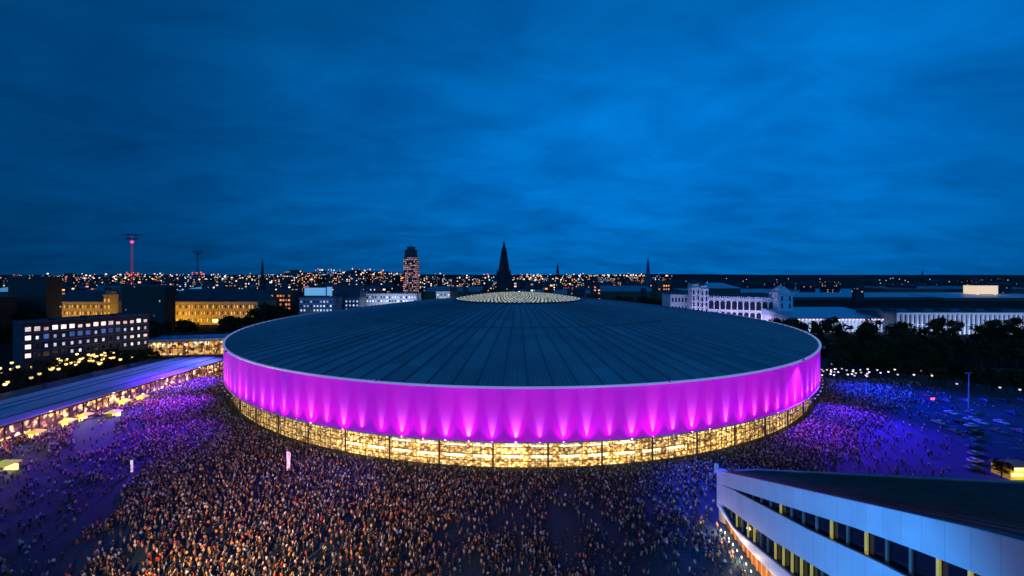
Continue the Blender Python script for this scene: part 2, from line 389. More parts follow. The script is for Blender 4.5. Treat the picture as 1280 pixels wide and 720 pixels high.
# glass with mullions
m_glass, nt, b = node_mat('clear foyer glass')
nt.nodes.remove(b); out = [n for n in nt.nodes if n.type == 'OUTPUT_MATERIAL'][0]
tr = N(nt, 'ShaderNodeBsdfTransparent'); tr.inputs[0].default_value = (.93,.9,.82,1); gl = N(nt, 'ShaderNodeBsdfGlossy'); gl.inputs['Roughness'].default_value = .05
mx = N(nt, 'ShaderNodeMixShader'); mx.inputs[0].default_value = .07
nt.links.new(tr.outputs[0], mx.inputs[1]); nt.links.new(gl.outputs[0], mx.inputs[2]); nt.links.new(mx.outputs[0], out.inputs[0])
GR = 196.6
gw = ring_mesh(GR, .15, GR, 9.6, 480); gwo = gw.build('glass_wall', m_glass, arena)
mf = MB()
NM = 468
for i in range(NM):
    a = 2*PI*i/NM
    if math.sin(a) > .35: continue
    c, s_ = math.cos(a), math.sin(a); w = .035
    vs = [((GR+r)*c - q*s_, (GR+r)*s_ + q*c, z) for z in (0, 9.6) for r, q in ((-.05,-w),(.16,-w),(.16,w),(-.05,w))]
    mf.add(vs, [(0,1,5,4),(1,2,6,5),(2,3,7,6),(3,0,4,7)])
for z in (.1, 2.45, 4.8, 7.2, 9.35):
    for (r0, z0, r1, z1) in ((GR+.14, z-.07, GR+.14, z+.07), (GR+.14, z+.07, GR-.05, z+.07), (GR-.05, z-.07, GR+.14, z-.07)):
        ring_mesh(r0, z0, r1, z1, 288, b=mf)
mf.build('mullion_frame', mat('bronze mullions', (.09,.06,.04), .5, .4), gwo)
# columns under the band
m_col = mat('dark round column', (.12,.08,.06), .5)
cb_ = MB(); cb_.lathe([(.42,0),(.32,.3),(.32,9.2),(.5,9.6)], 12); cmesh = cb_.build('column', m_col, arena)
NC = 68; first = True
for i in range(NC):
    a = 2*PI*(i+.5)/NC - .012
    if math.sin(a) > .3: continue
    o = cmesh if first else link('column', cmesh.data, arena); first = False
    o.location = ((GR+1.2)*math.cos(a), (GR+1.2)*math.sin(a), 0)
# spotlights at the foot of the band
ub = MB(); ub.box(-.25,.25,-.9,.1,-.25,0,1); ub.box(-.32,.32,-1.25,-.6,-.2,.35,0); ub.box(-.24,.24,-1.17,-.68,.351,.38,2)
m_ub = mat('lamp housing', (.12,.12,.13), .5, .5); m_ul = emis('hot lamp glass', (1,.75,1), 1.0)
up = ub.build('uplight', [m_ub, m_ub, m_ul], arena)
NU = 160; first = True; ru = random.Random(4); spots = {}
def spotdata(e, col, ang):
    L = bpy.data.lights.new('uplight_beam', 'SPOT'); L.energy = e; L.color = col; L.spot_size = ang; L.spot_blend = 1.0; L.shadow_soft_size = .12; return L
for i in range(NU):
    a = 2*PI*(i+.5)/NU
    if math.sin(a) > -.50: continue
    o = up if first else link('uplight', up.data, arena); first = False
    o.location = ((AR+.1)*math.cos(a), (AR+.1)*math.sin(a), BAND-1.75); o.rotation_euler = (0, 0, a+PI/2)
    e = ru.choice([.5, .8, 1.1, 1.5, 1.9]); side = abs(math.cos(a))
    col = random.Random(i).choice([(1,.0,.85), (1,.0,.7), (.75,.0,1)]) if side < .6 or ru.random() < .6 else (.4,.02,1)
    L2 = bpy.data.lights.new('uplight_core', 'SPOT'); L2.energy = 15000*(e+.7); L2.color = (1, .75, 1); L2.spot_size = rad(ru.choice([28, 32, 36])); L2.spot_blend = 1.0; L2.shadow_soft_size = .06
    lq = link('uplight_core', L2, None, (AX+(AR+.5)*math.cos(a), AY+(AR+.5)*math.sin(a), BAND-.75))
    lq.rotation_euler = (PI, 0, 0)
    L = spotdata(5200*(e*.6+.5), col, rad(ru.choice([70, 84, 96])))
    lo = link('uplight_beam', L, None, (AX+(AR+3.2)*math.cos(a), AY+(AR+3.2)*math.sin(a), BAND-1.2))
    t = Vector((AX+(AR-.9)*math.cos(a+ru.uniform(-.004,.004)), AY+(AR-.9)*math.sin(a), BAND+9))
    lo.rotation_euler = (t-lo.location).to_track_quat('-Z', 'Y').to_euler()
# skylight
SR = 53.0
def sprof(r): return 44.9 + 5.2*(1-(r/SR)**2)
cu = MB(); cu.lathe([(54.4,43.2),(54.4,45.0),(52.9,45.0),(52.9,43.2)], 96, cap=False); sk = cu.build('skylight', mat('skylight curb', (.04,.05,.06), .5), arena)
m_pane, nt, b = node_mat('glowing skylight panes')
tc = N(nt, 'ShaderNodeTexCoord'); wn = N(nt, 'ShaderNodeTexNoise'); wn.inputs['Scale'].default_value = .5; nt.links.new(tc.outputs['Object'], wn.inputs['Vector'])
nt.links.new(RAMP(nt, wn.outputs[0], [(.35, (.16,.22,.15)), (.5, (.55,.60,.42)), (.65, (1,.92,.72))]), b.inputs['Emission Color'])
b.inputs['Emission Strength'].default_value = .95; b.inputs['Base Color'].default_value = (.2,.22,.2,1)
pb = MB(); NP = 96; rings = [3+ i*2.72 for i in range(19)]
for j in range(18):
    r0, r1 = rings[j]+.55, rings[j+1]-.55
    k = NP if j > 7 else NP//2 if j > 3 else NP//4
    for i in range(k):
        a0, a1 = 2*PI*(i+.22+.5*(j%2))/k, 2*PI*(i+.78+.5*(j%2))/k
        pb.add([(r*math.cos(a), r*math.sin(a), sprof(r)+.05) for r, a in ((r0,a0),(r1,a0),(r1,a1),(r0,a1))], [(0,1,2,3)])
pb.build('glass_panes', m_pane, sk)
fb = MB(); fb.lathe([(max(.01, 53.0-i*5.3), sprof(53.0-i*5.3)-.05) for i in range(11)], 96); fb.build('dome_frame', mat('skylight frame', (.10,.12,.12), .5, .3), sk)
# small lit screen on the band
b = MB(); a = rad(-39.5); b.box(-.2,.2,-2.2,2.2,-3.6,3.6,0); b.box(.2,.24,-1.9,1.9,-.4,3.2,1); b.box(.2,.24,-1.9,1.9,-3.2,-1.4,2)
o = b.build('lit_sign', [m_ub, emis('sign white', (1,.6,.55), 1.3), emis('sign red', (.9,.1,.25), .8)], arena)
o.location = ((AR+.5)*math.cos(rad(-21)), (AR+.5)*math.sin(rad(-21)), 21); o.rotation_euler = (0, 0, rad(-21))
# assumed floodlights on the rim, added for the blue and violet ground light
fl = MB(); fl.box(-.5,.5,-.2,.5,-.35,.35,0); fl.box(-.45,.45,.501,.54,-.3,.3,1); fl.tube((0,-.6,.3),(0,-.1,0),.12)
fm = None
for i, (adeg, tx, ty, e, col) in enumerate([(206,-188,222,800000,(.10,.012,1)), (214,-168,182,1000000,(.20,.015,1)), (226,-136,146,420000,(.16,.01,1)), (318,150,168,800000,(.07,.012,1)),
                                     (333,205,196,900000,(.006,.03,1)), (306,118,158,230000,(.22,.02,1)), (196,-232,215,230000,(.13,.13,1)), (284,62,112,130000,(.03,.06,1)), (255,-60,118,30000,(.1,.05,1))]):
    a = rad(adeg); p = (AX+(AR+1.6)*math.cos(a), AY+(AR+1.6)*math.sin(a), 28.6)
    if fm is None: fm = o = fl.build('floodlight', [m_ub, emis('blue lamp glass', (.2,.15,1), .5)], arena)
    else: o = link('floodlight', fm.data, arena)
    o.location = (p[0]-AX, p[1]-AY, 28.9); o.rotation_euler = (0, 0, a-PI/2)
    lamp('SPOT', 'floodlight_beam', (p[0]+1.6*math.cos(a), p[1]+1.6*math.sin(a), 28.6), e, col, None, .6, (tx, ty, 0), rad(74 if adeg in (206, 214, 226) else 92), 1.0)

# ------------------------------------------------------------------ generic block building
def arch_mesh(name, w, h, mats, arch=True, fr=.25, t=.12):
    b = MB(); n = 8 if arch else 0
    def outline(w, h, y):
        if not arch: return [(-w/2,y,0),(w/2,y,0),(w/2,y,h),(-w/2,y,h)]
        pts = [(-w/2,y,0),(w/2,y,0)]
        for i in range(n+1):
            a = PI*i/n; pts.append((w/2*math.cos(a), y, h-w/2+w/2*math.sin(a)))
        return pts
    o1 = outline(w, h, -t); k = len(o1)
    inn = [(x*(w-2*fr)/w, -t, fr+(z)*(h-2*fr)/h) for x, y, z in o1]; inb = [(x, -.02, z) for x, y, z in inn]
    ob = [(x, 0.05, z) for x, y, z in o1]
    b.add(ob+o1+inn+inb, [(i,(i+1)%k,k+(i+1)%k,k+i) for i in range(k)] + [(k+i,k+(i+1)%k,2*k+(i+1)%k,2*k+i) for i in range(k)] + [(2*k+i,2*k+(i+1)%k,3*k+(i+1)%k,3*k+i) for i in range(k)], 0)
    b.add(inb, [tuple(range(k))], 1)
    me = bpy.data.meshes.new(name); me.from_pydata(b.v, [], b.f)
    for m in mats: me.materials.append(m)
    me.polygons.foreach_set('material_index', b.m); me.update(); return me

m_slate = mat('dark slate roof', (.045,.055,.07), .6, 0, .25, .1)
m_bluer = mat('blue grey metal roof', (.16,.2,.24), .5, .2, .15, .05)
m_stone = mat('warm stone wall', (.42,.36,.26), .8, 0, .2, .3)
m_white = mat('white stone wall', (.66,.66,.68), .7, 0, .1, .2)
m_brown = mat('brown render wall', (.10,.075,.05), .85, 0, .3, .2)
m_dkgl = mat('dark window glass', (.02,.025,.03), .15)
def block(name, label, cat, A, B, depth, h, wall, roof, ridge=None, hip=0, group=None, over=.4, base=None):
    L = math.hypot(B[0]-A[0], B[1]-A[1]); rz = math.atan2(B[1]-A[1], B[0]-A[0])
    t = thing(name, label, cat, (A[0], A[1], 0), rz, group)
    b = MB(); b.box(0, L, 0, depth, 0, h)
    if base: b.box(-.3, L+.3, -.3, depth+.3, 0, base)
    b.box(-.25, L+.25, -.25, depth+.25, h-.9, h-.5)
    b.build('wall', wall, t)
    r = MB()
    if ridge is None:
        r.box(-over, L+over, -over, depth+over, h, h+.35)
        r.box(-over, L+over, -over, -over+.3, h+.35, h+1.0); r.box(-over, L+over, depth+over-.3, depth+over, h+.35, h+1.0)
        for k in range(3): r.box(L*(.2+.25*k), L*(.2+.25*k)+3, depth*.4, depth*.4+2.5, h+.35, h+2.2)
    else: r.gable(-over, L+over, -over, depth+over, h, ridge, hip)
    r.build('roof', roof, t)
    return t, L
def windows(t, mesh, xs, zs, y=-.02, pick=None, name='window'):
    for zi, z in enumerate(zs):
        for xi, x in enumerate(xs):
            me = pick(xi, zi) if pick else mesh
            if me is None: continue
            link(name, me, t, (x, y, z))

# --- left: office block with rows of bright windows
m_fr = mat('window surround', (.25,.25,.27), .6)
w_warm = arch_mesh('window', 2.8, 3.2, [m_fr, emis('bright cool window', (1,.80,.72), 1.3)], False, .2)
w_pink = arch_mesh('window', 2.4, 2.4, [m_fr, emis('pinkish bright window', (1,.58,.48), 1.0)], False, .2)
w_wht = arch_mesh('window', 1.7, 2.6, [m_fr, emis('small white window', (.85,.85,1), .85)], False, .25)
w_blu = arch_mesh('window', 2.6, 3.4, [m_fr, emis('dim blue window', (.06,.16,.55), .5)], False, .2)
w_dim = arch_mesh('window', 2.6, 3.4, [m_fr, m_dkgl], False, .2)
m_off = mat('dark office wall', (.035,.04,.05), .7)
t, L = block('office_block', 'long dark office block with rows of bright white windows beside the lit walkway', 'building', (-316,250), (-286,305), 24, 33, m_off, m_slate)
nx = 16; xs = [2.2+(L-4.4)*i/(nx-1) for i in range(nx)]
rk = random.Random(3)
def pk(xi, zi):
    r = rk.random()
    if xi == 0: return w_warm
    if zi == 3: return w_pink if r < .75 else w_warm
    if xi >= 12: return w_wht if r < .85 else w_pink
    if zi == 0: return w_wht if r < .2 else w_dim
    if zi == 1: return w_wht if r < .8 else w_dim
    return w_blu if r < .75 else w_wht
windows(t, None, xs, [10.5, 16.2, 22.0, 27.6], -.02, pk)
b = MB(); b.box(0,L,-.5,-.0,26.3,26.8); b.box(0,L,-.5,0,20.6,21.1); b.box(0,L,-.5,0,14.8,15.3); b.build('cornice', mat('office ledge', (.2,.2,.22), .6), t)
# dark neighbours
for (a_, b_, Yf, top, dp, lb) in [(10,58,430,347,30,'tall unlit brown tower block at the left edge of the city'), (152,206,440,358,28,'dark brown unlit block between the two golden palaces'),
                          (-60,-2,400,372,30,'low dark block at the far left edge')]:
    h = hz(top, Yf); t, L = block('apartment_block', lb, 'building', (xz(a_,Yf),Yf), (xz(b_,Yf),Yf), dp*.5, h, room_mat('brown facade few windows', [(1,.6,.2),(1,.8,.5)], .5, (3.2,3.3), .012, (.03,.022,.015), (.4,.5)), m_slate)
# golden lit buildings
m_gold = mat('yellow stone facade', (.42,.28,.12), .85, 0, .15, .4)
w_gold = arch_mesh('window', 2.6, 5.2, [mat('yellow stone arch', (.5,.38,.16), .8), emis('amber window', (.9,.42,.06), .7)], True, .35, .5)
w_gdk = arch_mesh('window', 2.6, 5.2, [mat('yellow stone arch', (.5,.38,.16), .8), mat('dim amber glass', (.05,.03,.015), .3)], True, .35, .5)
GP = 'golden palace wings with arched windows'
for (a_, b_, Yf, top, rt, lb, nxw, en) in [(62,136,500,377,363,'golden lit palace wing with tower at its end and arched windows', 22, 12500),
                                   (208,322,500,377,361,'longer golden lit palace wing partly behind the arena roof', 30, 19000),
                                   (-40,12,480,384,370,'small golden lit building cut by the left edge', 14, 12000)]:
    h = hz(top, Yf); t, L = block('palace_wing', lb, 'building', (xz(a_,Yf),Yf), (xz(b_,Yf),Yf), 40, h, m_gold, m_slate, hz(rt, Yf+22), 8, GP)
    xs = [2.5+(L-5)*i/(nxw-1) for i in range(nxw)]
    windows(t, None, xs, [h*.12, h*.42, h*.70], -.02, lambda xi, zi: w_gold if (xi*7+zi*3) % 5 < 3 else w_gdk)
    la = lamp('AREA', 'facade_flood', (xz((a_+b_)/2,Yf), Yf-22, 1.5), en, (1,.58,.07), None, L, (xz((a_+b_)/2,Yf), Yf, h*.55), sizey=1.5)  # facade floods here and below are assumed lamps, no fixture built
def turret(px, Yf, wpx, top, label, wall, roofm, parent_rows=3, cat='tower', name='tower', group=None, cup=True, wins=None):
    w = wpx*Yf/F; X = xz(px, Yf); h = hz(top, Yf); t = thing(name, label, cat, (X, Yf-3, 0), 0, group)
    b = MB(); b.box(-w/2,w/2,0,w,0,h*.82); b.box(-w*.56,w*.56,-w*.06,w*1.06,h*.80,h*.82+.4); b.box(-w*.38,w*.38,w*.12,w*.88,h*.825,h*.9); b.build('wall', wall, t)
    r = MB(); r.lathe([(w*.42,h*.9),(w*.40,h*.93),(w*.26,h*.965),(w*.08,h*.985),(w*.05,h*1.02),(.05,h*1.05)], 12, (0, w/2)); r.build('roof', roofm, t)
    if wins:
        for z in [h*(.1+.7*i/parent_rows) for i in range(parent_rows)]:
            for x in (-w*.27, w*.27): link('window', wins, t, (x, -.02, z))
    return t
turret(137, 492, 9, 360, 'golden lit square tower at the end of the palace wing', m_gold, m_slate, 4, wins=w_gold)
turret(206, 492, 8, 362, 'golden lit tower beside the longer palace wing', m_gold, m_slate, 4, wins=w_gold)
lamp('AREA', 'facade_flood', (xz(137,470), 468, 1), 12000, (1,.62,.05), None, 8, (xz(137,492), 490, 18), sizey=2)
lamp('AREA', 'facade_flood', (xz(206,470), 468, 1), 12000, (1,.66,.05), None, 8, (xz(206,492), 490, 18), sizey=2)

# --- long market hall on the left with violet lit roof
HX = -196.5
hall = thing('market_hall', 'long low hall with violet lit ridged roof and bright shop fronts, running towards the arena', 'hall', (HX, 100, 0))
HL = 168.0; rb = MB()
rb.add([(1.2,0,7.3),(1.2,HL,7.3),(-12,HL,8.2),(-12,0,8.2),(-36,0,7.6),(-36,HL,7.6),(1.2,0,6.9),(1.2,HL,6.9),(-36,0,6.9),(-36,HL,6.9)],
       [(0,1,2,3),(3,2,5,4),(6,7,1,0),(4,5,9,8),(7,6,8,9),(0,3,4,8,6),(1,7,9,5,2)], 0)
for x, w, z in ((-6,.5,7.95),(-19,.35,8.25),(-26,.3,8.1)): rb.box(x-w, x+w, 0.2, HL-.2, z-.5, z, 1)
for i in range(34): rb.box(-35, .8, 4.9*i+2, 4.9*i+2.08, 7.2, 7.62, 1) if False else None
rb.build('roof', [mat('pale membrane roof', (.5,.5,.56), .5, 0, .12, .08), mat('roof gutter', (.07,.08,.12), .6)], hall)
m_shopi, nt, b = node_mat('lit shop interior')
tc = N(nt, 'ShaderNodeTexCoord'); oi = N(nt, 'ShaderNodeObjectInfo'); ad = N(nt, 'ShaderNodeVectorMath', operation='ADD'); nt.links.new(tc.outputs['Object'], ad.inputs[0]); nt.links.new(oi.outputs['Location'], ad.inputs[1])
vo = N(nt, 'ShaderNodeTexVoronoi'); vo.inputs['Scale'].default_value = .8; nt.links.new(ad.outputs[0], vo.inputs['Vector'])
vc = N(nt, 'ShaderNodeSeparateColor'); nt.links.new(vo.outputs['Color'], vc.inputs[0])
b.inputs['Base Color'].default_value = (.04,.03,.03,1)
nt.links.new(RAMP(nt, vc.outputs[0], [(0,(.04,.015,.01)),(.3,(.35,.13,.05)),(.5,(1,.5,.16)),(.68,(1,.72,.4)),(.8,(.35,.06,.15)),(.9,(.05,.02,.03))], 'CONSTANT'), b.inputs['Emission Color'])
nt.links.new(MATH(nt, 'MULTIPLY', MATH(nt, 'ADD', vc.outputs[1], .2), 1.9), b.inputs['Emission Strength'])
b = MB(); b.box(-35,-1.5,1,HL-1,0,6.9); b.build('wall', mat('hall wall', (.25,.2,.2), .7), hall)
sb = MB(); sb.box(-.05,.12,.35,5.2,.5,5.4,0); sb.box(-.05,.3,0,.3,0,6.6,1); sb.box(-.05,.3,0,5.5,5.5,6.2,1); sb.box(-.05,.25,0,5.5,0,.45,1); sb.box(.12,.25,2.7,2.85,.5,5.4,1); sb.box(.12,.25,.35,5.2,3.2,3.32,1)
sf = sb.build('shop_front', [m_shopi, mat('shop front frame', (.10,.06,.06), .5)], hall); sf.location = (-1.45, 1, 0)
for i in range(1, 30): link('shop_front', sf.data, hall, (-1.45, 1+5.55*i, 0))
for i in range(0, 30, 3):
    p = link('canopy_light', None, hall) if False else None
for i in range(6): lamp('AREA', 'canopy_light', (HX+.6, 112+26*i, 6.7), 6500, (1,.52,.2), None, 1, (HX+5, 112+26*i, 0), sizey=22) if i < 6 else None
t, L = block('service_annex', 'low dark flat-roofed annex along the back of the market hall', 'building', (HX-54,100), (HX-54,100.01), 1, 1, m_slate, m_slate) if False else (None, 0)
ann = thing('service_annex', 'low dark flat-roofed annex along the back of the violet roofed hall', 'building', (HX-37, 100, 0))
b = MB(); b.box(-17,0,0,168,0,6.0); b.build('wall', m_brown, ann); b = MB(); b.box(-17.3,.0,-.3,168.3,6.0,6.4); [b.box(-12,-9,14+22*i,17+22*i,6.4,7.8) for i in range(7)]; b.build('roof', m_slate, ann)
# golden pavilion between office and arena
t, L = block('entrance_pavilion', 'golden glowing pavilion with thin violet roof beside the left end of the arena', 'pavilion', (-292,304), (-212,318), 24, 12.2, mat('amber wall', (.4,.28,.15), .7), mat('violet lit roof', (.4,.36,.5), .5))
sp = MB(); sp.box(0,3.5,-.25,0,1,11,0); sp.box(-.25,0,-.5,0,0,11.6,1); sp.box(0,3.5,-.4,-.0,5.8,6.3,1)
m_gld, nt, b = node_mat('golden shop interior')
tc = N(nt, 'ShaderNodeTexCoord'); oi = N(nt, 'ShaderNodeObjectInfo'); ad = N(nt, 'ShaderNodeVectorMath', operation='ADD'); nt.links.new(tc.outputs['Object'], ad.inputs[0]); nt.links.new(oi.outputs['Location'], ad.inputs[1])
vo = N(nt, 'ShaderNodeTexVoronoi'); vo.inputs['Scale'].default_value = .5; nt.links.new(ad.outputs[0], vo.inputs['Vector'])
vc = N(nt, 'ShaderNodeSeparateColor'); nt.links.new(vo.outputs['Color'], vc.inputs[0])
b.inputs['Base Color'].default_value = (.04,.03,.03,1)
nt.links.new(RAMP(nt, vc.outputs[0], [(0,(.12,.03,.01)),(.3,(.8,.32,.04)),(.55,(1,.6,.15)),(.8,(1,.85,.5))], 'CONSTANT'), b.inputs['Emission Color'])
nt.links.new(MATH(nt, 'MULTIPLY', MATH(nt, 'ADD', vc.outputs[1], .25), 1.15), b.inputs['Emission Strength'])
spo = None
for i in range(int(L/3.75)):
    if spo is None: spo = sp.build('window_bay', [m_gld, mat('bay frame', (.25,.15,.08), .6)], t); spo.location = (.3, 0, 0)
    else: link('window_bay', spo.data, t, (.3+3.75*i, 0, 0))
lamp('AREA', 'facade_flood', (-205, 296, 3), 9000, (1,.75,.4), None, 30, (-235, 315, 5), sizey=2)

# --- right: white lit palace
w_pal = arch_mesh('window', 6.4, 12, [m_white, m_dkgl], True, .35, .6)
w_tw = arch_mesh('window', 3.4, 7.0, [m_white, m_dkgl], True, .5, .6)
Yp = 500
A_, B_ = (xz(884,520), 520), (xz(970,486), 486)
t, L = block('palace_wing', 'white floodlit palace wing with two rows of dark arches behind the arena roof', 'building', A_, B_, 30, 34, m_white, m_slate, 40, 6)
xs = [5+(L-10)*i/10 for i in range(11)]
windows(t, w_pal, xs, [4, 18.5])
b = MB()
for i in range(12): b.box(1.4+(L-3)*i/11-.7, 1.4+(L-3)*i/11+.7, -.9, 0, 0, 35.5)
for i in range(36): b.box(1+(L-2)*i/35-.5, 1+(L-2)*i/35+.5, -.7, .3, 34.0, 36.2)
b.build('pilasters', m_white, t)
lamp('AREA', 'facade_flood', ((A_[0]+B_[0])/2-4, 478, 2), 24000, (.62,.52,1), None, 80, ((A_[0]+B_[0])/2, 503, 20), sizey=2)
t, L = block('palace_wing', 'short white lit palace block with small windows beside the twin towers', 'building', (xz(838,540),540), (xz(864,540),540), 30, hz(368,540), m_white, m_slate, hz(364,550), 4)
windows(t, w_tw, [3+(L-6)*i/5 for i in range(6)], [4, 14, 26])
for k, px in enumerate((868.5, 879)):
    turret(px, 520, 10, 350+2*k, ['white lit palace tower with small dome, taller one of the twin pair', 'white lit palace tower with small dome, shorter one of the twin pair'][k], m_white, m_slate, 5, group='twin palace towers', wins=w_tw)
turret(980, 480, 18, 357, 'broad white lit corner tower with round roof between wing and colonnade', m_white, m_white, 4, wins=w_tw)
lamp('AREA', 'facade_flood', (xz(862,500), 496, 2), 9000, (.66,.55,1), None, 40, (xz(862,520), 522, 30), sizey=2)
lamp('AREA', 'facade_flood', (xz(980,455), 452, 2), 7000, (.6,.6,1), None, 14, (xz(980,480), 480, 28), sizey=2)
# colonnaded hall with blue roof
Yc = 437; Xa, Xb = xz(992,Yc), xz(1112,Yc); Lc = Xb-Xa
t = thing('colonnade_hall', 'low colonnaded hall with broad pale blue sloping roof behind the dark trees', 'building', (Xa, Yc, 0))
b = MB(); b.box(0,Lc,2.5,60,0,14); b.build('wall', m_white, t)
b = MB(); b.add([(-.6,-1,15),(Lc+.6,-1,15),(Lc+.6,62,23),(-.6,62,23),(-.6,-1,14.2),(Lc+.6,-1,14.2),(Lc+.6,62,14.2),(-.6,62,14.2)], [(0,1,2,3),(4,7,6,5),(0,4,5,1),(1,5,6,2),(2,6,7,3),(3,7,4,0)])
b.build('roof', mat('pale blue sheet roof', (.42,.55,.66), .45, .1, .08, .02), t)
cb_ = MB(); cb_.lathe([(1.0,0),(.8,.6),(.7,13),(1.1,14.1)], 10); cc = cb_.build('column', m_white, t); cc.location = (1, 0, 0)
for i in range(1, 27): link('column', cc.data, t, (1+(Lc-2)*i/26, 0, 0))
gl_ = MB(); gl_.ball((0,0,0), .8, 0, 8, 6); g0 = gl_.build('cornice_lamp', emis('pink cornice lamp', (1,.45,.5), 1.6), t); g0.location = (1,-1.6,14.2)
for i in range(1, 27): link('cornice_lamp', g0.data, t, (1+(Lc-2)*i/26, -1.6, 14.2))
lamp('AREA', 'facade_flood', (Xa+Lc/2, Yc-14, 1), 18000, (.5,.65,1), None, Lc, (Xa+Lc/2, Yc, 9), sizey=1.5)
# columned exhibition building
Yc = 420; Xa, Xb = xz(1121,Yc), xz(1330,Yc); Lc = Xb-Xa
t = thing('exhibition_building', 'long flat building with tall white lit columns at the right edge', 'building', (Xa, Yc, 0))
b = MB(); b.box(0,Lc,3,50,0,22); b.build('wall', mat('dark blue wall', (.08,.1,.14), .6), t)
b = MB(); b.box(-1,Lc+1,-1.2,52,22,23.4); b.box(-1,Lc+1,-1.25,-1.2,21.6,23.5,1); [b.box(12+30*i,20+30*i,20,30,23.4,26) for i in range(5)]; b.build('roof', [m_slate, m_white], t)
cb_ = MB(); cb_.box(-.8,.8,-.8,.8,0,22); cb_.box(-1.1,1.1,-1.0,1.0,20.6,22); cc = cb_.build('column', m_white, t); cc.location = (1.5, 0, 0)
for i in range(1, 36): link('column', cc.data, t, (1.5+(Lc-3)*i/35, 0, 0))
b = MB(); b.box(1,Lc-1,1.0,1.4,10,10.8); b.build('rail', m_white, t)
lamp('AREA', 'facade_flood', (Xa+Lc/2, Yc-12, 1), 30000, (.5,.62,1), None, Lc, (Xa+Lc/2, Yc, 12), sizey=1.5)
# long far warehouses
WG = 'long low sheds far behind the palace'
sheds = [(985,1262,980,365.5,371,'pale blue shed roof, longest one'), (1180,1330,940,367,372,'pale blue shed roof at the right edge'), (880,926,1150,353.5,360,'short pale blue shed roof above the palace wing'),
         (60,116,800,357,365,'violet grey shed roof above the golden wing at left'), (246,292,820,356,361.5,'blue grey shed roof above the longer golden wing'), (223,244,780,357.5,363,'small bright white-green roofed shed'), (-30,10,760,357,364,'bright blue shed roof at the left edge'),
         (745,822,900,357,364,'dull blue shed roof behind the skylight'), (640,744,860,362,367,'dark green-blue shed roof right behind the skylight'), (530,600,900,358,364,'dark teal shed roof left of the skylight'), (1110,1300,1300,357.5,361,'thin dark blue shed roof on the horizon plain')]
for (a_, b_, Yf, t0, t1, lb) in sheds:
    h = hz(t1, Yf); Y2 = Yf*1.09; h2 = hz(t0, Y2)
    t = thing('warehouse', lb, 'warehouse', (xz(a_,Yf), Yf, 0), 0, WG); L = xz(b_,Yf)-xz(a_,Yf)
    b = MB(); b.box(0,L,1,Y2-Yf,0,max(3,h-1)); b.build('wall', m_brown, t)
    z0 = max(4, h); z1 = max(z0+1, h2); b = MB(); b.add([(-1,0,z0),(L+1,0,z0),(L+1,Y2-Yf,z1),(-1,Y2-Yf,z1),(-1,0,z0-1),(L+1,0,z0-1),(L+1,Y2-Yf,z0-1),(-1,Y2-Yf,z0-1)], [(0,1,2,3),(4,7,6,5),(0,4,5,1),(1,5,6,2),(2,6,7,3),(3,7,4,0)])
    key = 'bright' if 'bright' in lb else 'dull' if ('dark' in lb or 'dull' in lb) else 'pale'
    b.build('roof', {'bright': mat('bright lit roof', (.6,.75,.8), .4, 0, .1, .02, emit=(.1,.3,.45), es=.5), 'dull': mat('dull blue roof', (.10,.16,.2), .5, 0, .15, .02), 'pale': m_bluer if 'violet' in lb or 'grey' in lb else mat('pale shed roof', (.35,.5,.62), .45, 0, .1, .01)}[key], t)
# lit pavilion on the right horizon
t = thing('lit_pavilion', 'small brilliantly lit white pavilion alone on the dark plain at right', 'pavilion', (xz(1221,1000), 1000, 0))
b = MB(); b.box(0,55,0,30,14,hz(357,1000)); b.box(3,7,1,5,0,14); b.box(46,52,1,8,0,15); b.build('wall', emis('glowing cream skin', (1,.74,.46), .8), t)
b = MB(); b.box(-1,56,-1,31,hz(357,1000),hz(357,1000)+1.2); b.box(7,46,2,25,0,13.9); b.build('roof', mat('pavilion trim', (.4,.3,.2), .6), t)

# --- blocks behind the left part of the roof
GB = 'pale blocks behind the arena roof'
w_sm = arch_mesh('window', 3.0, 3.4, [m_white, emis('pale lit window', (.7,.78,1), .9)], False, .4)
m_pale = mat('pale blue plaster', (.30,.34,.42), .7, 0, .2, .1)
def litblock(a_, b_, Yf, top, base_rows, lb, wall=m_pale, roof=m_slate, ridge=None, n=6, rows=3, w=w_sm, name='apartment_block', dp=30, cat='building'):
    h = hz(top, Yf); t, L = block(name, lb, cat, (xz(a_,Yf),Yf), (xz(b_,Yf),Yf), dp, h, wall, roof, ridge, 3, GB)
    rr_ = random.Random(a_)
    windows(t, w, [3+(L-6)*i/(n-1) for i in range(n)], [h*.93-5.5-6.2*j for j in range(rows)], -.02, lambda xi, zi: w if rr_.random() < .7 else w_dim)
    return t, h, L
litblock(374, 416, 560, 372, 0, 'pale apartment block with many lit windows under a bright blue rooftop screen', rows=3, n=10)
t = thing('rooftop_screen', 'bright pale blue rooftop screen on the pale apartment block', 'screen', (xz(380,575), 575, hz(372,560)+1.4))
b = MB(); b.box(0,33,0,1.2,0,13,0); b.box(.8,32.2,-.05,0,.8,12.2,1); b.box(34,40,0,4,0,13.5,1); [b.box(2+9*i,2.6+9*i,1.2,5,-1.3,8,0) for i in range(4)]; b.build('screen_panel', [m_ub, emis('pale blue screen', (.15,.42,.72), .8)], t)
t, h, L = litblock(417, 449, 600, 372, 0, 'blue-grey block with steep dark gable and pale edges', m_bluer, m_slate, hz(357,615), n=7, rows=3)
litblock(450, 521, 640, 367, 0, 'long low white lit block with fine window row behind the roof', m_white, m_slate, None, n=20, rows=2)
lamp('AREA', 'facade_flood', (xz(490,620), 612, 8), 14000, (.7,.8,1), None, 70, (xz(490,640), 640, 26), sizey=2)
litblock(545, 563, 680, 364, 0, 'small white lit cube house left of the skylight', m_white, m_slate, None, n=4, rows=2)
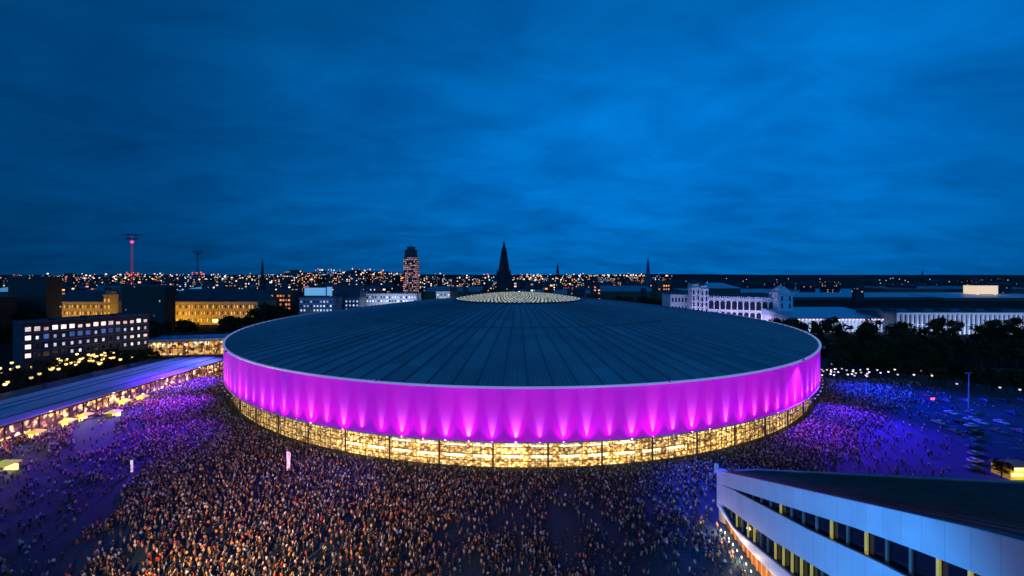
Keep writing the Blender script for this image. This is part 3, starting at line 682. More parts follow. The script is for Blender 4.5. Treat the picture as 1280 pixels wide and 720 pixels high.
lamp('AREA', 'facade_flood', (xz(554,660), 655, 8), 5000, (.85,.85,.9), None, 18, (xz(554,680), 680, 28), sizey=2)
w_or = arch_mesh('window', 3.2, 3.2, [m_brown, emis('orange lit window', (1,.28,.08), 1.1)], False, .3)
litblock(334, 364, 560, 364, 0, 'brown block with orange-red lit windows beside the thin dark tower', m_brown, m_slate, None, n=8, rows=4, w=w_or)
litblock(822, 838, 700, 352, 0, 'dark block with orange-red lit top floor near the twin towers', m_brown, m_slate, None, n=5, rows=2, w=w_or)
litblock(395, 470, 780, 358, 0, 'broad dark block with scattered pale windows above the blue screen', mat('dark plaster', (.07,.08,.1), .7), m_slate, None, n=16, rows=2)

# --- skyline landmarks
def mast(px, Yf, top, label, arms, red):
    h = hz(top, Yf); s_ = Yf/F; t = thing('tower', label, 'tower', (xz(px,Yf), Yf, 0), 0, 'tall masts with crossbars')
    b = MB(); w = .6*s_; zt = h*.93
    for sx_, sy_ in ((-1,-1),(1,-1),(1,1),(-1,1)): b.tube((sx_*w*1.3,sy_*w*1.3,0),(sx_*w*.6,sy_*w*.6,zt), w*.3, w*.22, 5)
    for k in range(14):
        z0, z1 = zt*k/14, zt*(k+1)/14; q = w*(1.3-.7*k/14)
        b.tube((-q,-q,z0),(q,-q,z1), w*.13, None, 4); b.tube((q,-q,z0),(-q,-q,z1), w*.13, None, 4); b.tube((-q,-q,z1),(q,-q,z1), w*.15, None, 4)
    b.build('shaft', mat('red lit steel', (.4,.04,.08), .5, 0, .1, .1, emit=(.6,.015,.05), es=.35) if red else mat('dark steel', (.04,.04,.05), .5), t)
    b = MB()
    for (z, half, r) in arms: b.tube((-half*s_,0,h+z*s_),(half*s_,0,h+z*s_), r*s_, None, 6); b.tube((0,-half*s_*.6,h+z*s_),(0,half*s_*.6,h+z*s_), r*s_, None, 6)
    b.tube((0,0,zt),(0,0,h+.5*s_), w*.35, w*.15, 6); b.build('crossbar', mat('dark steel', (.04,.04,.05), .5), t)
    b = MB(); b.ball((0,0,zt*.88 if red else zt*.95), 1.9*s_ if red else 1.3*s_, 0, 12, 8); b.build('cabin', emis('pink cabin glow', (1,.12,.45), 1.0) if red else mat('dark steel', (.04,.04,.05), .5), t)
mast(165, 2000, 290, 'tall red lit mast with wide crossbars at the left skyline', [(-3.5,13,.45),(-8.5,7,.8)], True)
mast(247, 2400, 313, 'shorter dark mast with small crossbar right of the red one', [(-1.5,7,.4),(-4,4,.5)], False)
# tower block with pink windows
Yf = 1200; s_ = Yf/F
t = thing('skyscraper', 'slim tower block with pinkish lit windows and dark stepped crown', 'tower', (xz(512.5,Yf), Yf, 0))
b = MB(); b.box(-8*s_,8*s_,0,14*s_,0,hz(322,Yf)); b.build('wall', room_mat('pink window facade', [(1,.5,.42),(1,.7,.6),(.8,.35,.4)], .65, (5.2,6.0), .75, (.05,.035,.045), (.62,.6)), t)
b = MB(); b.box(-7*s_,6*s_,1*s_,13*s_,hz(322,Yf),hz(312,Yf)); b.box(-4.5*s_,4*s_,3*s_,10*s_,hz(312,Yf),hz(308,Yf)); b.tube((-.5*s_,6*s_,hz(308,Yf)),(-.5*s_,6*s_,hz(304,Yf)),.5*s_,.2*s_); b.build('crown', mat('dark crown', (.03,.03,.035), .6), t)
# church
def spire(px, Yf, top, wpx, label, body=None, sh=.30, name='church', cat='church', m=None):
    s_ = Yf/F; h = hz(top, Yf); w = wpx*s_/2; t = thing(name, label, cat, (xz(px,Yf), Yf, 0)); m = m or mat('dark church stone', (.025,.022,.025), .8)
    b = MB(); zb = hz(HY+6, Yf)+0; b.box(-w,w,-w,w,0,zb); [b.tube((sx_*w*.85,sy_*w*.85,zb-2),(sx_*w*.85,sy_*w*.85,zb+.25*(h-zb)),w*.2,.02*w,6) for sx_ in (-1,1) for sy_ in (-1,1)]; b.build('wall', m, t)
    r = MB(); r.lathe([(w*.98,zb),(w*.82,zb+(h-zb)*.2),(w*.74,zb+(h-zb)*.22),(w*.56,zb+(h-zb)*.48),(w*.40,zb+(h-zb)*.66),(w*.44,zb+(h-zb)*.68),(w*.18,zb+(h-zb)*.88),(w*.05,h)], 8); r.build('roof', m, t)
    if body: 
        n_ = MB(); n_.box(w,w+body*s_,-w*.7,w*.7,0,zb*.62); n_.gable(w,w+body*s_,-w*.8,w*.8,zb*.62,zb*.95); n_.build('nave', m, t)
spire(630, 1000, 302, 19, 'dark pointed church spire above the arena roof', 26)
spire(697, 1500, 329, 6, 'small far dark spire right of the big church')
spire(328, 600, 323, 5, 'thin dark pointed tower behind the arena roof at left', name='tower', cat='tower')
spire(810, 1400, 322, 7, 'slender dark bell tower on the skyline near the twin towers', name='tower', cat='tower', m=mat('blue grey stone', (.05,.08,.13), .8))
spire(1153, 2200, 337, 2.4, 'tiny needle spire on the right horizon', name='tower', cat='tower')

# --- far city
CM = [room_mat('far facade white windows', [(1,.72,.5),(1,.9,.75),(1,.6,.35)], 2.0, (9,6), .35, (.03,.035,.05), (.5,.45)),
      room_mat('far facade orange windows', [(1,.4,.12),(1,.55,.2),(1,.3,.25)], 1.9, (9,6), .4, (.04,.03,.03), (.5,.45)),
      room_mat('far facade cool windows', [(.6,.85,1),(.9,.95,1),(1,.8,.6)], 1.5, (8,6), .3, (.03,.04,.06), (.5,.45)),
      room_mat('far facade dark', [(1,.6,.3),(.7,.4,.3)], .8, (9,7), .10, (.02,.025,.035), (.4,.4))]
far_lab = ['far city block with warm white windows on the skyline', 'far city block with orange windows on the skyline', 'far city block with cool white windows on the skyline', 'far city block with almost all windows dark']
rc = random.Random(21); ncity = 0
def far_block(px, Yf, top, wpx, k):
    s_ = Yf/F; w = wpx*s_; h = max(9, hz(top, Yf)); X = xz(px, Yf)
    t = thing('city_building', far_lab[k], 'building', (X, Yf, 0), rc.uniform(-.35,.35), 'far city blocks: '+far_lab[k].split('with ')[1])
    b = MB(); d_ = w*rc.uniform(.5,.9); b.box(-w/2,w/2,0,d_,0,h)
    if rc.random() < .4: b.box(-w/2,w*.1,.2,d_*.7,h,h+rc.uniform(3,8))
    b.build('wall', CM[k], t)
    r = MB(); rt = rc.random()
    if rt < .4: r.gable(-w/2-.5,w/2+.5,-.5,d_+.5,h,h+rc.uniform(3,6),2)
    else: r.box(-w/2-.3,w/2+.3,-.3,d_+.3,h,h+.8)
    r.build('roof', m_slate, t)
for i in range(215):
    px = rc.uniform(-10, 838)
    if rc.random() < .35: px = rc.gauss(430, 90)
    near = rc.random() < .42
    Yf = rc.uniform(620, 1100) if near else rc.uniform(1200, 3800)
    top = rc.uniform(352, 364) if near else rc.uniform(343, 353)
    if 360 < px < 500 and not near: top = rc.uniform(337.5, 347)
    k = rc.choices([0,1,2,3], [.32,.28,.18,.22])[0]
    if 500 < px < 525 or 618 < px < 645: continue
    far_block(px, Yf, top, rc.uniform(5, 16), k)
for i in range(22):
    far_block(rc.uniform(850, 1290), rc.uniform(900, 3000), rc.uniform(349, 357), rc.uniform(6, 22), 3)
# far lamps: too many to count
lb = [MB() for _ in range(4)]
rl = random.Random(5)
for i in range(640):
    px = rl.choice([rl.uniform(0, 840), rl.gauss(430, 60), rl.gauss(700, 60), rl.uniform(35, 330)])
    if px > 842 or px < 0: continue
    Yf = rl.uniform(900, 3200); py = rl.gauss(346, 2.6) if rl.random() < .75 else rl.uniform(348, 362)
    if 375 < px < 480 and rl.random() < .5: py = rl.uniform(336, 344)
    if px < 360 and py < 341: py = 342+rl.random()*4
    if px > 738 : py = 343.5+rl.random()*1.5 if rl.random() < .7 else py
    if py < 341.5 and not 370 < px < 485: py = 343
    z = hz(py, Yf); z = max(z, 6)
    k = rl.choices([0,1,2,3], [.5,.36,.1,.04])[0]; s_ = Yf/F*rl.choice([.28,.38,.5,.6,.9])
    lb[k].ball((xz(px,Yf), Yf, z), s_, 0, 6, 4); lb[k].tube((xz(px,Yf), Yf, 0), (xz(px,Yf), Yf, z-s_), .3, None, 4, 1)
for i in range(26):
    px = rl.uniform(855, 1285); Yf = rl.uniform(1500, 5000); z = rl.uniform(6, 20); lb[0].ball((xz(px,Yf), Yf, z), Yf/F*.35, 0, 6, 4)
for k, (cc_, es) in enumerate([((1,.75,.5), 1.8), ((1,.42,.16), 1.7), ((.55,.9,1), 1.2), ((1,.12,.05), 1.5)]):
    tag(lb[k].build('city_lights', [emis('far lamp glow '+'abcd'[k], cc_, es), mat('dark steel', (.04,.04,.05), .5)]), None, None, None, 'stuff')
for px in (165, 247):
    b = MB()
    for i in range(10): b.ball((xz(px+rl.uniform(-9,9),1990), 1990, hz(rl.uniform(340.5,344),1990)), rl.uniform(2.0,4.0), 0, 6, 4)
    tag(b.build('city_lights', emis('far lamp glow d', (1,.12,.05), 1.5)), None, None, None, 'stuff')

# ------------------------------------------------------------------ trees
m_leaf, nt, b = node_mat('dark foliage')
tc = N(nt, 'ShaderNodeTexCoord'); no = N(nt, 'ShaderNodeTexNoise'); no.inputs['Scale'].default_value = .8; no.inputs['Detail'].default_value = 4; nt.links.new(tc.outputs['Object'], no.inputs['Vector'])
nt.links.new(RAMP(nt, no.outputs[0], [(.3, (.018,.026,.008)), (.7, (.055,.06,.02))]), b.inputs['Base Color']); b.inputs['Roughness'].default_value = .8; b.inputs['Specular IOR Level'].default_value = .1
m_bark = mat('bark', (.05,.035,.025), .9)
def tree_proto(seed, H):
    r = random.Random(seed); crown = MB(); trunk = MB()
    trunk.tube((0,0,0),(r.uniform(-.3,.3),r.uniform(-.3,.3),H*.45), .34, .2, 7)
    clumps = []
    for k in range(16):
        a = r.uniform(0,2*PI); rr_ = H*.30*math.sqrt(r.random()); z = H*(.36+.52*r.random())
        c = Vector((rr_*math.cos(a)*(1.15-abs(z/H-.55)), rr_*math.sin(a)*(1.15-abs(z/H-.55)), z)); clumps.append((c, H*r.uniform(.10,.19)))
        if k < 8: trunk.tube((0,0,H*.3+k*.2), tuple(c*.9+Vector((0,0,-.3))), .13, .04, 5)
    for c, cr in clumps:
        for _ in range(75):
            dv = Vector((r.gauss(0,1), r.gauss(0,1), r.gauss(0,.8))).normalized()*cr*r.uniform(.45,1.1); p = c+dv; s_ = r.uniform(.22,.5)*H/11
            u = Vector((r.gauss(0,1),r.gauss(0,1),r.gauss(0,1))).normalized(); v = u.orthogonal().normalized()
            crown.add([p-u*s_-v*s_*.6, p+u*s_-v*s_*.5, p+u*s_*.7+v*s_*.7, p-u*s_*.8+v*s_*.5], [(0,1,2,3)])
    return crown, trunk
protos = []
for i in range(6):
    c, tk = tree_proto(40+i, 11+i*.6); me_c = None
    protos.append((c, tk))
pm = []
def plant(px, py, scale, label, group, k=None, XY=None):
    k = rt_.randrange(6) if k is None else k
    X, Y = XY or gp(px, py)
    t = thing('tree', label, 'tree', (X, Y, 0), rt_.uniform(0, 6.28), group); t.scale = (scale,)*3
    if pm[k] is None:
        c, tk = protos[k]; a_ = c.build('crown', m_leaf, t); b_ = tk.build('trunk', m_bark, t); pm[k] = (a_.data, b_.data)
    else: link('crown', pm[k][0], t); link('trunk', pm[k][1], t)
rt_ = random.Random(9); pm = [None]*6
R1 = 'trees of the dark park on the right'
for row, (Y0, x0, x1, n, sc_) in enumerate([(258, 216, 420, 20, 1.25), (285, 222, 470, 20, 1.35), (318, 228, 500, 19, 1.4), (355, 232, 520, 18, 1.5), (395, 250, 600, 18, 1.5)]):
    for i in range(n):
        X = x0+(x1-x0)*(i+rt_.uniform(-.3,.3))/(n-1); Y = Y0+rt_.uniform(-9,9)
        if (X-AX)**2+(Y-AY)**2 < 209**2: continue
        if row == 0 and X > 240: Y += 22
        plant(0, 0, sc_*rt_.uniform(.8,1.2), ['dark leafy tree in the front edge of the park beside the car park','dark leafy tree in the middle of the right-hand park','dark leafy tree at the back of the park before the lit columns'][min(2,row//2)], R1+[' front',' middle',' back'][min(2,row//2)], XY=(X, Y))
for i in range(30):
    px = 1050+i*9+rt_.uniform(-4,4); plant(0, 0, rt_.uniform(.85,1.2), 'dark leafy tree in the front edge of the park beside the car park', R1+' front', XY=gp(px, 462+max(0,px-1050)*.14+rt_.uniform(-3,1)))
for i in range(30):
    px = rt_.uniform(-10, 180); d_ = rt_.uniform(8, 45); X = HX-56-d_*.7; Y = 0
    Y = 160+ (i/30)*130+rt_.uniform(-6,6)
    plant(0, 0, rt_.uniform(.75,1.15), 'dark tree with warm lamps in the garden between hall and office block', 'garden trees behind the market hall', XY=(X, Y))
for (px, Yf, sc_) in [(232,400,1.5),(240,405,1.3),(226,410,1.4),(290,398,1.9),(300,402,2.0),(312,405,1.8),(282,405,1.5),(160,395,1.6),(175,400,1.7),(190,398,1.6),(205,396,1.5),(-5,330,1.7),(8,335,1.8),(20,340,1.6),(30,420,1.8),(45,425,1.8),(320,440,2.2),(335,450,2.3),(350,455,2.3),(362,460,2.2)]:
    plant(0, 0, sc_, 'large dark tree before the golden palace wings', 'large trees before the golden palace wings', XY=(xz(px,Yf), Yf))
for i in range(14):
    px = 735+i*8+rt_.uniform(-3,3); Yf = 640+rt_.uniform(-20,20); plant(0, 0, 2.1, 'big dark tree between skylight and twin towers', 'big trees behind the arena roof', XY=(xz(px,Yf), Yf))

# ------------------------------------------------------------------ street lamps
def lamp_proto(name, label, H, rg, mcol, group):
    t = thing(name, label, 'street lamp', (0,0,0), 0, group)
    b = MB(); b.lathe([(.16,0),(.16,.5),(.08,.6),(.06,H-.1)], 8); b.tube((0,0,H-.3),(.0,0,H),.12,.2,8); b.build('pole', mat('lamp pole', (.06,.06,.07), .5, .3), t)
    g = MB(); g.ball((0,0,H+rg*.8), rg, 0, 10, 8); g.build('lamp_globe', mcol, t); g = MB(); g.lathe([(rg*.9,H+rg*1.5),(rg*.5,H+rg*1.95),(.05,H+rg*2.1)], 10); g.build('lamp_cap', mat('lamp pole', (.06,.06,.07), .5, .3), t)
    index_kids(t); return t
pw = lamp_proto('street_lamp', 'white globe lamp along the far edge of the blue lit crowd', 5.0, .48, emis('white lamp globe', (1,.80,.74), 1.5), 'white globe lamps right of the arena')
py_ = lamp_proto('street_lamp', 'warm yellow lamp among the garden trees behind the market hall', 8.6, .8, emis('amber lamp globe', (1,.62,.18), 2.6), 'yellow garden lamps')
pb_ = lamp_proto('street_lamp', 'big amber lamp before the golden palaces', 13, 2.5, emis('big amber lamp globe', (1,.68,.14), 3.2), 'big amber lamps before the palaces')
rs_ = random.Random(8)
def place(proto, spots):
    used = False
    for i, (X, Y) in enumerate(spots):
        o = proto if i == 0 else copy_tree(proto)
        o.location = (X, Y, 0)
place(pw, [gp(1020+155*rs_.random()**1.3, 473+rs_.uniform(-2,13)*(.5+.5*rs_.random())) for i in range(46)] + [gp(px, py) for px, py in ((1040,465),(1055,463),(1080,466),(1196,492),(1250,497),(1225,478),(1275,500),(1227,474),(1252,489))])
place(py_, [(HX-60-rs_.uniform(0,38)-(0 if i % 3 else rs_.uniform(0,30)), 150+rs_.uniform(0,128)) for i in range(120)])
place(pb_, [(xz(62,470),470), (xz(5,440),440), (xz(149,478),478), (xz(269,420),420), (xz(67,462),462), (xz(-3,455),455)])
# yellow lit bush of lamps on the far right edge
yg = lamp_proto('string_light_mast', 'short mast with yellow lights at the dark edge of the park', 4.0, .5, emis('lime lamp globe', (.95,.75,.08), 2.0), 'yellow light masts by the park edge')
place(yg, [gp(1132+i*4+rs_.uniform(-1,1), 470+rs_.uniform(-1,1)) for i in range(7)])
t = thing('light_mast', 'tall thin lighting mast by the parked cars', 'mast', (*gp(1211,511), 0))
b = MB(); b.tube((0,0,0),(0,0,17.5),.32,.14,8); b.build('pole', mat('pale pole', (.3,.3,.3), .5), t); b = MB(); b.box(-1.4,1.4,-.15,.15,17.4,17.7); b.box(-1.4,-.5,-.25,.25,17.0,17.4); b.box(.5,1.4,-.25,.25,17.0,17.4); b.build('lamp_head', m_ub, t)

# ------------------------------------------------------------------ vehicles
m_tyre = mat('tyre', (.02,.02,.02), .9)
def car_body(b, L=4.5, Wd=1.8, H=1.45, van=False):
    # side profile, lofted across the width
    if van: prof = [(-L/2,.35),(-L/2,H*.95),(-L/2+.2,H),(L/2-1.5,H),(L/2-.7,H*.62),(L/2,H*.5),(L/2,.35)]
    else: prof = [(-L/2,.35),(-L/2-.02,.8),(-L/2+.15,.95),(-L/2+.7,1.0),(-L/2+1.15,H),(-.1+L*.08,H),(L/2-1.35,.98),(L/2-.25,.82),(L/2,.65),(L/2,.35)]
    n = len(prof); hw = Wd/2; vs = []
    for yy, k in ((-hw,0),(-hw+.06,1),(hw-.06,1),(hw,0)):
        for x, z in prof:
            tin_ = .16 if z > 1.05 and not van else 0
            vs.append((x*(1 if k else .985), yy*(1-tin_), z if k else .35+(z-.35)*.96))
    fs = [(j*n+i, j*n+(i+1)%n, (j+1)*n+(i+1)%n, (j+1)*n+i) for j in range(3) for i in range(n)] + [tuple(range(n)), tuple(range(4*n-1,3*n-1,-1))]
    b.add(vs, fs); return b
def car(label, paint, loc, rz, data=None, van=False, group='cars in the dark car park', lights=False, name='parked_car', cat='car'):
    t = thing(name, label, cat, (*loc, .01), rz, group)
    L, Wd, H = (5.4, 2.0, 2.4) if van else (4.5, 1.8, 1.45)
    b = MB(); car_body(b, L, Wd, H, van); b.build('body', paint, t)
    g = MB()
    if van: g.add([(L/2-1.45,-.8,H-.1),(L/2-1.45,.8,H-.1),(L/2-.72,.85,H*.64),(L/2-.72,-.85,H*.64)], [(0,1,2,3)]); g.box(-L/2-.02,-L/2+.0,-.75,.75,1.3,2.1)
    else:
        g.add([(.27,-.68,H-.03),(.27,.68,H-.03),(L/2-1.32,.78,1.02),(L/2-1.32,-.78,1.02)], [(0,1,2,3)]); g.add([(-L/2+1.13,-.66,H-.02),(-L/2+1.13,.66,H-.02),(-L/2+.66,.76,1.04),(-L/2+.66,-.76,1.04)], [(3,2,1,0)])
        for sg in (-1, 1): g.add([(-L/2+1.0,sg*.90,1.0),(L/2-1.5,sg*.90,1.0),(.2,sg*.79,H-.08),(-L/2+1.25,sg*.79,H-.08)], [(0,1,2,3)])
    g.build('windows', m_dkgl, t)
    for sx_ in (-1, 1):
        for sg in (-1, 1):
            w = MB(); w.tube((sx_*L*.31, sg*(Wd/2-.2), .33), (sx_*L*.31, sg*(Wd/2+.02), .33), .33, None, 12); w.tube((sx_*L*.31, sg*(Wd/2+.02), .33), (sx_*L*.31, sg*(Wd/2+.03), .33), .18, None, 8, 1); w.build('wheel', [m_tyre, mat('rim alloy', (.5,.5,.5), .3, .8)], t)
    for sg in (-1, 1):
        w = MB(); w.box(L/2-.02,L/2+.03,sg*.62-.2,sg*.62+.2,.6,.78); w.build('headlight', mat('headlight glass', (.7,.7,.75), .2), t)
        w = MB(); e_ = .35 if lights else 0
        w.box(-L/2-.06,-L/2+.02,sg*.66-.2-e_,sg*.66+.2+(e_*.3),.65,.9+e_*2); w.build('tail_light', emis('red tail light', (1,.06,.2), 5) if lights else mat('tail glass', (.3,.02,.02), .3), t)
    return t
paints = [('white', mat('white car paint', (.7,.7,.7), .25, 0, .03, 1)), ('black', mat('black car paint', (.02,.02,.022), .2, .2, .03, 1)), ('grey', mat('grey car paint', (.22,.23,.25), .25, .4, .03, 1)), ('blue', mat('blue car paint', (.03,.10,.22), .25, .3, .03, 1)), ('silver', mat('silver car paint', (.5,.52,.55), .25, .6, .03, 1))]
rp = random.Random(2)
places = []
for i in range(13): places.append((200+i*9.5+4.7, 180.5, PI/2, 'far row of the car park near the light mast', 0))
for i in range(12): places.append((203+i*9.7, 198, PI/2, 'back row of the car park under the trees', 1))
for i in range(12): places.append((186+i*9.2, 169, PI/2, 'second row of the car park', 0))
for i in range(9): places.append((182+i*9.0, 159.5, PI/2, 'third row of the car park', 0))
for i in range(10): places.append((188.5-i*2.6, 126.5+i*5.2, 0, 'near column of cars beside the blue plaza', 2))
for X, Y, rz, where, _ in places:
    if rp.random() < .14: continue
    k = rp.randrange(5); rz += PI*(rp.random() < .5)+rp.uniform(-.04,.04)
    if _ == 2: X, Y = gp(1215+rp.uniform(-4,8), 515+(Y-126)*1.7)
    car(paints[k][0]+' parked car in the '+where, paints[k][1], (X, Y), rz, group=paints[k][0]+' cars in the '+where)
car('van with glowing pink-red tail lights leaving along the edge of the blue crowd', mat('dark red van paint', (.25,.03,.05), .3), gp(1158,499), PI/2+.1, van=True, lights=True, group=None, name='van', cat='van')

# ------------------------------------------------------------------ stalls, kiosks, banners
def stall(label, loc, w, d, h, canopy, glow, group=None, rz=0):
    t = thing('market_stall', label, 'stall', (*loc, .005), rz, group)
    for sx_ in (-1,1):
        for sy_ in (-1,1):
            b = MB(); b.tube((sx_*w/2,sy_*d/2,0),(sx_*w/2,sy_*d/2,h), .07); b.build('post', m_ub, t)
    b = MB(); b.add([(-w/2-.3,-d/2-.3,h),(w/2+.3,-d/2-.3,h),(w/2+.3,d/2+.3,h),(-w/2-.3,d/2+.3,h),(0,0,h+1.1),(-w/2-.3,-d/2-.3,h-.4),(w/2+.3,-d/2-.3,h-.4),(w/2+.3,d/2+.3,h-.4),(-w/2-.3,d/2+.3,h-.4)], [(0,1,4),(1,2,4),(2,3,4),(3,0,4),(0,5,6,1),(1,6,7,2),(2,7,8,3),(3,8,5,0)]); b.build('canopy', canopy, t)
    b = MB(); b.box(-w/2+.2,w/2-.2,-d/2+.3,-d/2+.9,0,1.05,0); b.build('counter', m_brown, t); b = MB(); b.box(-w/2+.3,w/2-.3,d/2-.6,d/2-.2,0,2.0,0); b.build('lit_shelf', glow, t)
    lamp('POINT', 'stall_lamp', (loc[0], loc[1], h-.5), 500, (1,.75,.25), None, .15)
cy = mat('yellow canopy cloth', (.7,.6,.1), .7, 0, .1, 1, emit=(.8,.55,.05), es=.55); cgr = mat('lime canopy cloth', (.55,.62,.1), .7, 0, .1, 1, emit=(.45,.45,.03), es=.6); gl_y = emis('yellow counter glow', (1,.7,.2), 2.2)
rs2 = random.Random(12)
for i in range(7):
    px = 18+i*24+rs2.uniform(-5,5); Y = F*CH/((555-(px)*.35)-HY); 
    stall('yellow lit market stall standing before the shop fronts of the long hall', (HX+5+rs2.uniform(0,3), 128+i*12+rs2.uniform(-5,5)), 3.6, 3.0, 2.6, cy, gl_y, 'yellow stalls before the market hall', PI/2)
stall('lime green canopied stall standing alone on the plaza before the hall', gp(142,521), 4.0, 3.5, 2.4, cgr, gl_y)
stall('lime yellow stall cut by the left edge of the picture', gp(6,590), 5.0, 4.0, 3.0, cgr, gl_y)
X, Y = gp(1275, 600)
t = thing('kiosk', 'bright yellow lit kiosk with striped front at the right edge', 'kiosk', (X, Y, .005))
b = MB(); b.box(-3,6,0,5,0,3.4,0); b.build('body', mat('kiosk yellow', (.7,.5,.05), .6, 0, .1, .5, emit=(.7,.4,.02), es=.35), t)
b = MB(); b.box(-3.4,6.4,-1.2,5.4,3.4,3.9,0); b.box(-3.4,6.4,-1.25,-1.2,3.45,4.4,1); b.build('roof', [mat('kiosk roof', (.3,.22,.05), .6), emis('kiosk sign light', (1,.75,.15), 1.8)], t)
b = MB(); b.box(-2.7,1.0,-.06,0,1.1,2.1,0); b.box(1.6,5.6,-.06,0,1.1,2.9,0); b.box(-2.7,1.0,-.06,0,2.3,3.0,1); b.build('window', [emis('kiosk window', (1,.8,.4), 2.2), emis('kiosk orange panel', (1,.35,.05), 1.0)], t)
lamp('POINT', 'kiosk_lamp', (X, Y-3, 3), 1200, (1,.7,.15), None, .2)
plant(0, 0, .55, 'small tree wrapped in yellow light beside the kiosk', None, 1, XY=(X-4.6, Y+1))
def banner(label, loc, w, h, cloth):
    t = thing('feather_banner', label, 'banner', (*loc, .005)); b = MB(); b.tube((-w/2,0,0),(-w/2,0,h*1.02),.06,.04); b.lathe([(.5,0),(.45,.12),(.08,.16)], 10, (-w/2,0)); b.build('pole', m_ub, t)
    b = MB(); n = 12; vs = []
    for i in range(n+1):
        u = i/n; z = h*(.10+.90*u); ww = w*(.62+.38*u)*(1 if u < .9 else 1-(u-.9)*4)
        for y in (-.02,.02): vs += [(-w/2+.05, y+.1*math.sin(u*5), z), (-w/2+.05+ww, y+.14*math.sin(u*5+1), z)]
    for i in range(n):
        o_ = i*4; b.f += [(o_,o_+1,o_+5,o_+4),(o_+2,o_+6,o_+7,o_+3),(o_+1,o_+3,o_+7,o_+5),(o_,o_+4,o_+6,o_+2)]; b.m += [0]*4
    b.v += vs; b.build('cloth', cloth, t)
def cloth_mat(name, c0, c1, es):
    m, nt, b = node_mat(name); tc = N(nt, 'ShaderNodeTexCoord'); no = N(nt, 'ShaderNodeTexNoise'); no.inputs['Scale'].default_value = 1.1; no.inputs['Detail'].default_value = 3; nt.links.new(tc.outputs['Object'], no.inputs['Vector'])
    nt.links.new(RAMP(nt, no.outputs[0], [(.42, c0), (.56, c1)]), b.inputs['Emission Color']); b.inputs['Emission Strength'].default_value = es; return m
banner('tall pink lit feather banner standing in the crowd before the arena', gp(361,591), 1.5, 7.0, cloth_mat('pink backlit cloth', (.45,.05,.35), (1,.4,.8), .8))
banner('short white lit banner standing in the thin crowd at left', gp(165,592), 1.1, 4.4, cloth_mat('white backlit cloth', (.5,.08,.2), (.95,.8,.9), .8))

# ------------------------------------------------------------------ wedge shaped building at lower right
wp = [(905,589),(960,602),(1120,636),(1280,672)]
def ipol(pts, x):
    if x <= pts[0][0]: i = 0
    elif x >= pts[-1][0]: i = len(pts)-2
    else: i = max(k for k in range(len(pts)-1) if pts[k][0] <= x)
    (x0,y0),(x1,y1) = pts[i], pts[i+1]; return y0+(y1-y0)*(x-x0)/(x1-x0)
E_top = [(903,589),(960,601),(1120,636),(1280,672)]
E_b1 = [(903,604.5),(919,610),(985,631),(1085,662),(1160,689),(1242,720)]
E_t2 = [(903,605),(919,611),(1022,664),(1080,690),(1145,720)]
E_b2 = [(903,626),(967,672),(1047,720)]
E_t3 = [(903,628),(922,660),(997,720)]
E_b3 = [(903,634),(935,680),(975,720)]
def plan_pt(x):
    k = (x-640)/F; a = .10           # plan line X = 55.3 - a*(101-Y)
    Y = (55.3-a*101)/(k-a); return (k*Y, Y)
xsamp = [903,908,914,922,932,944,958,974,994,1018,1046,1080,1120,1170,1230,1310,1420,1600]
wing = thing('conference_building', 'wedge shaped building with white curved balcony bands and dark ribbed roof at lower right', 'building', (0,0,0))
PT = [plan_pt(x) for x in xsamp]
def hts(E, capx=1300):
    out = []
    hp = None
    for x, (X, Y) in zip(xsamp, PT):
        xe = min(x, capx); (Xc, Yc_) = plan_pt(xe); hh = hz(ipol(E, xe), Yc_); out.append(hh)
    return out
HT, HB1, HT2, HB2, HT3, HB3 = hts(E_top), hts(E_b1,1250), hts(E_t2,1150), hts(E_b2,1060), hts(E_t3,1005), hts(E_b3,985)
def extrap(H, capx):
    # continue linearly in plan past the last measured sample
    idx = [i for i, x in enumerate(xsamp) if x <= capx]; i1 = idx[-1]; i0 = idx[-2]
    y0, y1 = PT[i0][1], PT[i1][1]; sl = (H[i1]-H[i0])/(y1-y0)
    return [h if i <= i1 else H[i1]+sl*(PT[i][1]-y1)*.85 for i, h in enumerate(H)]
HT = extrap(HT,1310); HB1 = extrap(HB1,1230); HT2 = extrap(HT2,1120); HB2 = extrap(HB2,1046); HT3 = extrap(HT3,994); HB3 = extrap(HB3,974)
for i in range(len(xsamp)):       # keep the order of the bands
    HB3[i] = max(0.3, HB3[i]); HT3[i] = max(HT3[i], HB3[i]+.3); HB2[i] = max(HB2[i], HT3[i]+.05); HT2[i] = max(HT2[i], HB2[i]+1); HB1[i] = max(HB1[i], HT2[i]+.03); HT[i] = max(HT[i], HB1[i]+1)
nrm = []
for i in range(len(PT)):
    a_ = Vector(PT[max(0,i-1)]); c_ = Vector(PT[min(len(PT)-1,i+1)]); d_ = (c_-a_).normalized(); nrm.append(Vector((d_.y, -d_.x)) if d_.y < 0 and False else Vector((-1.0*abs(d_.y), 0)).normalized() if False else Vector((d_.y, -d_.x)))
nrm = [n if n.x < 0 else -n for n in nrm]
def strip(H0, H1, off0, off1, th, mi=0, b=None):
    "thick wall strip between two height curves, pushed outwards by off, th thick"
    b = b or MB(); vs = []
    for (X, Y), n, z0, z1 in zip(PT, nrm, H0, H1):
        vs += [(X+n.x*off0, Y+n.y*off0, z0), (X+n.x*off1, Y+n.y*off1, z1), (X+n.x*(off1-th), Y+n.y*(off1-th), z1), (X+n.x*(off0-th), Y+n.y*(off0-th), z0)]
    k = len(PT); fs = []
    for i in range(k-1):
        for j in range(4): fs.append((i*4+j, i*4+(j+1)%4, (i+1)*4+(j+1)%4, (i+1)*4+j))
    b.add(vs, fs+[(0,1,2,3),((k-1)*4+3,(k-1)*4+2,(k-1)*4+1,(k-1)*4)], mi); return b
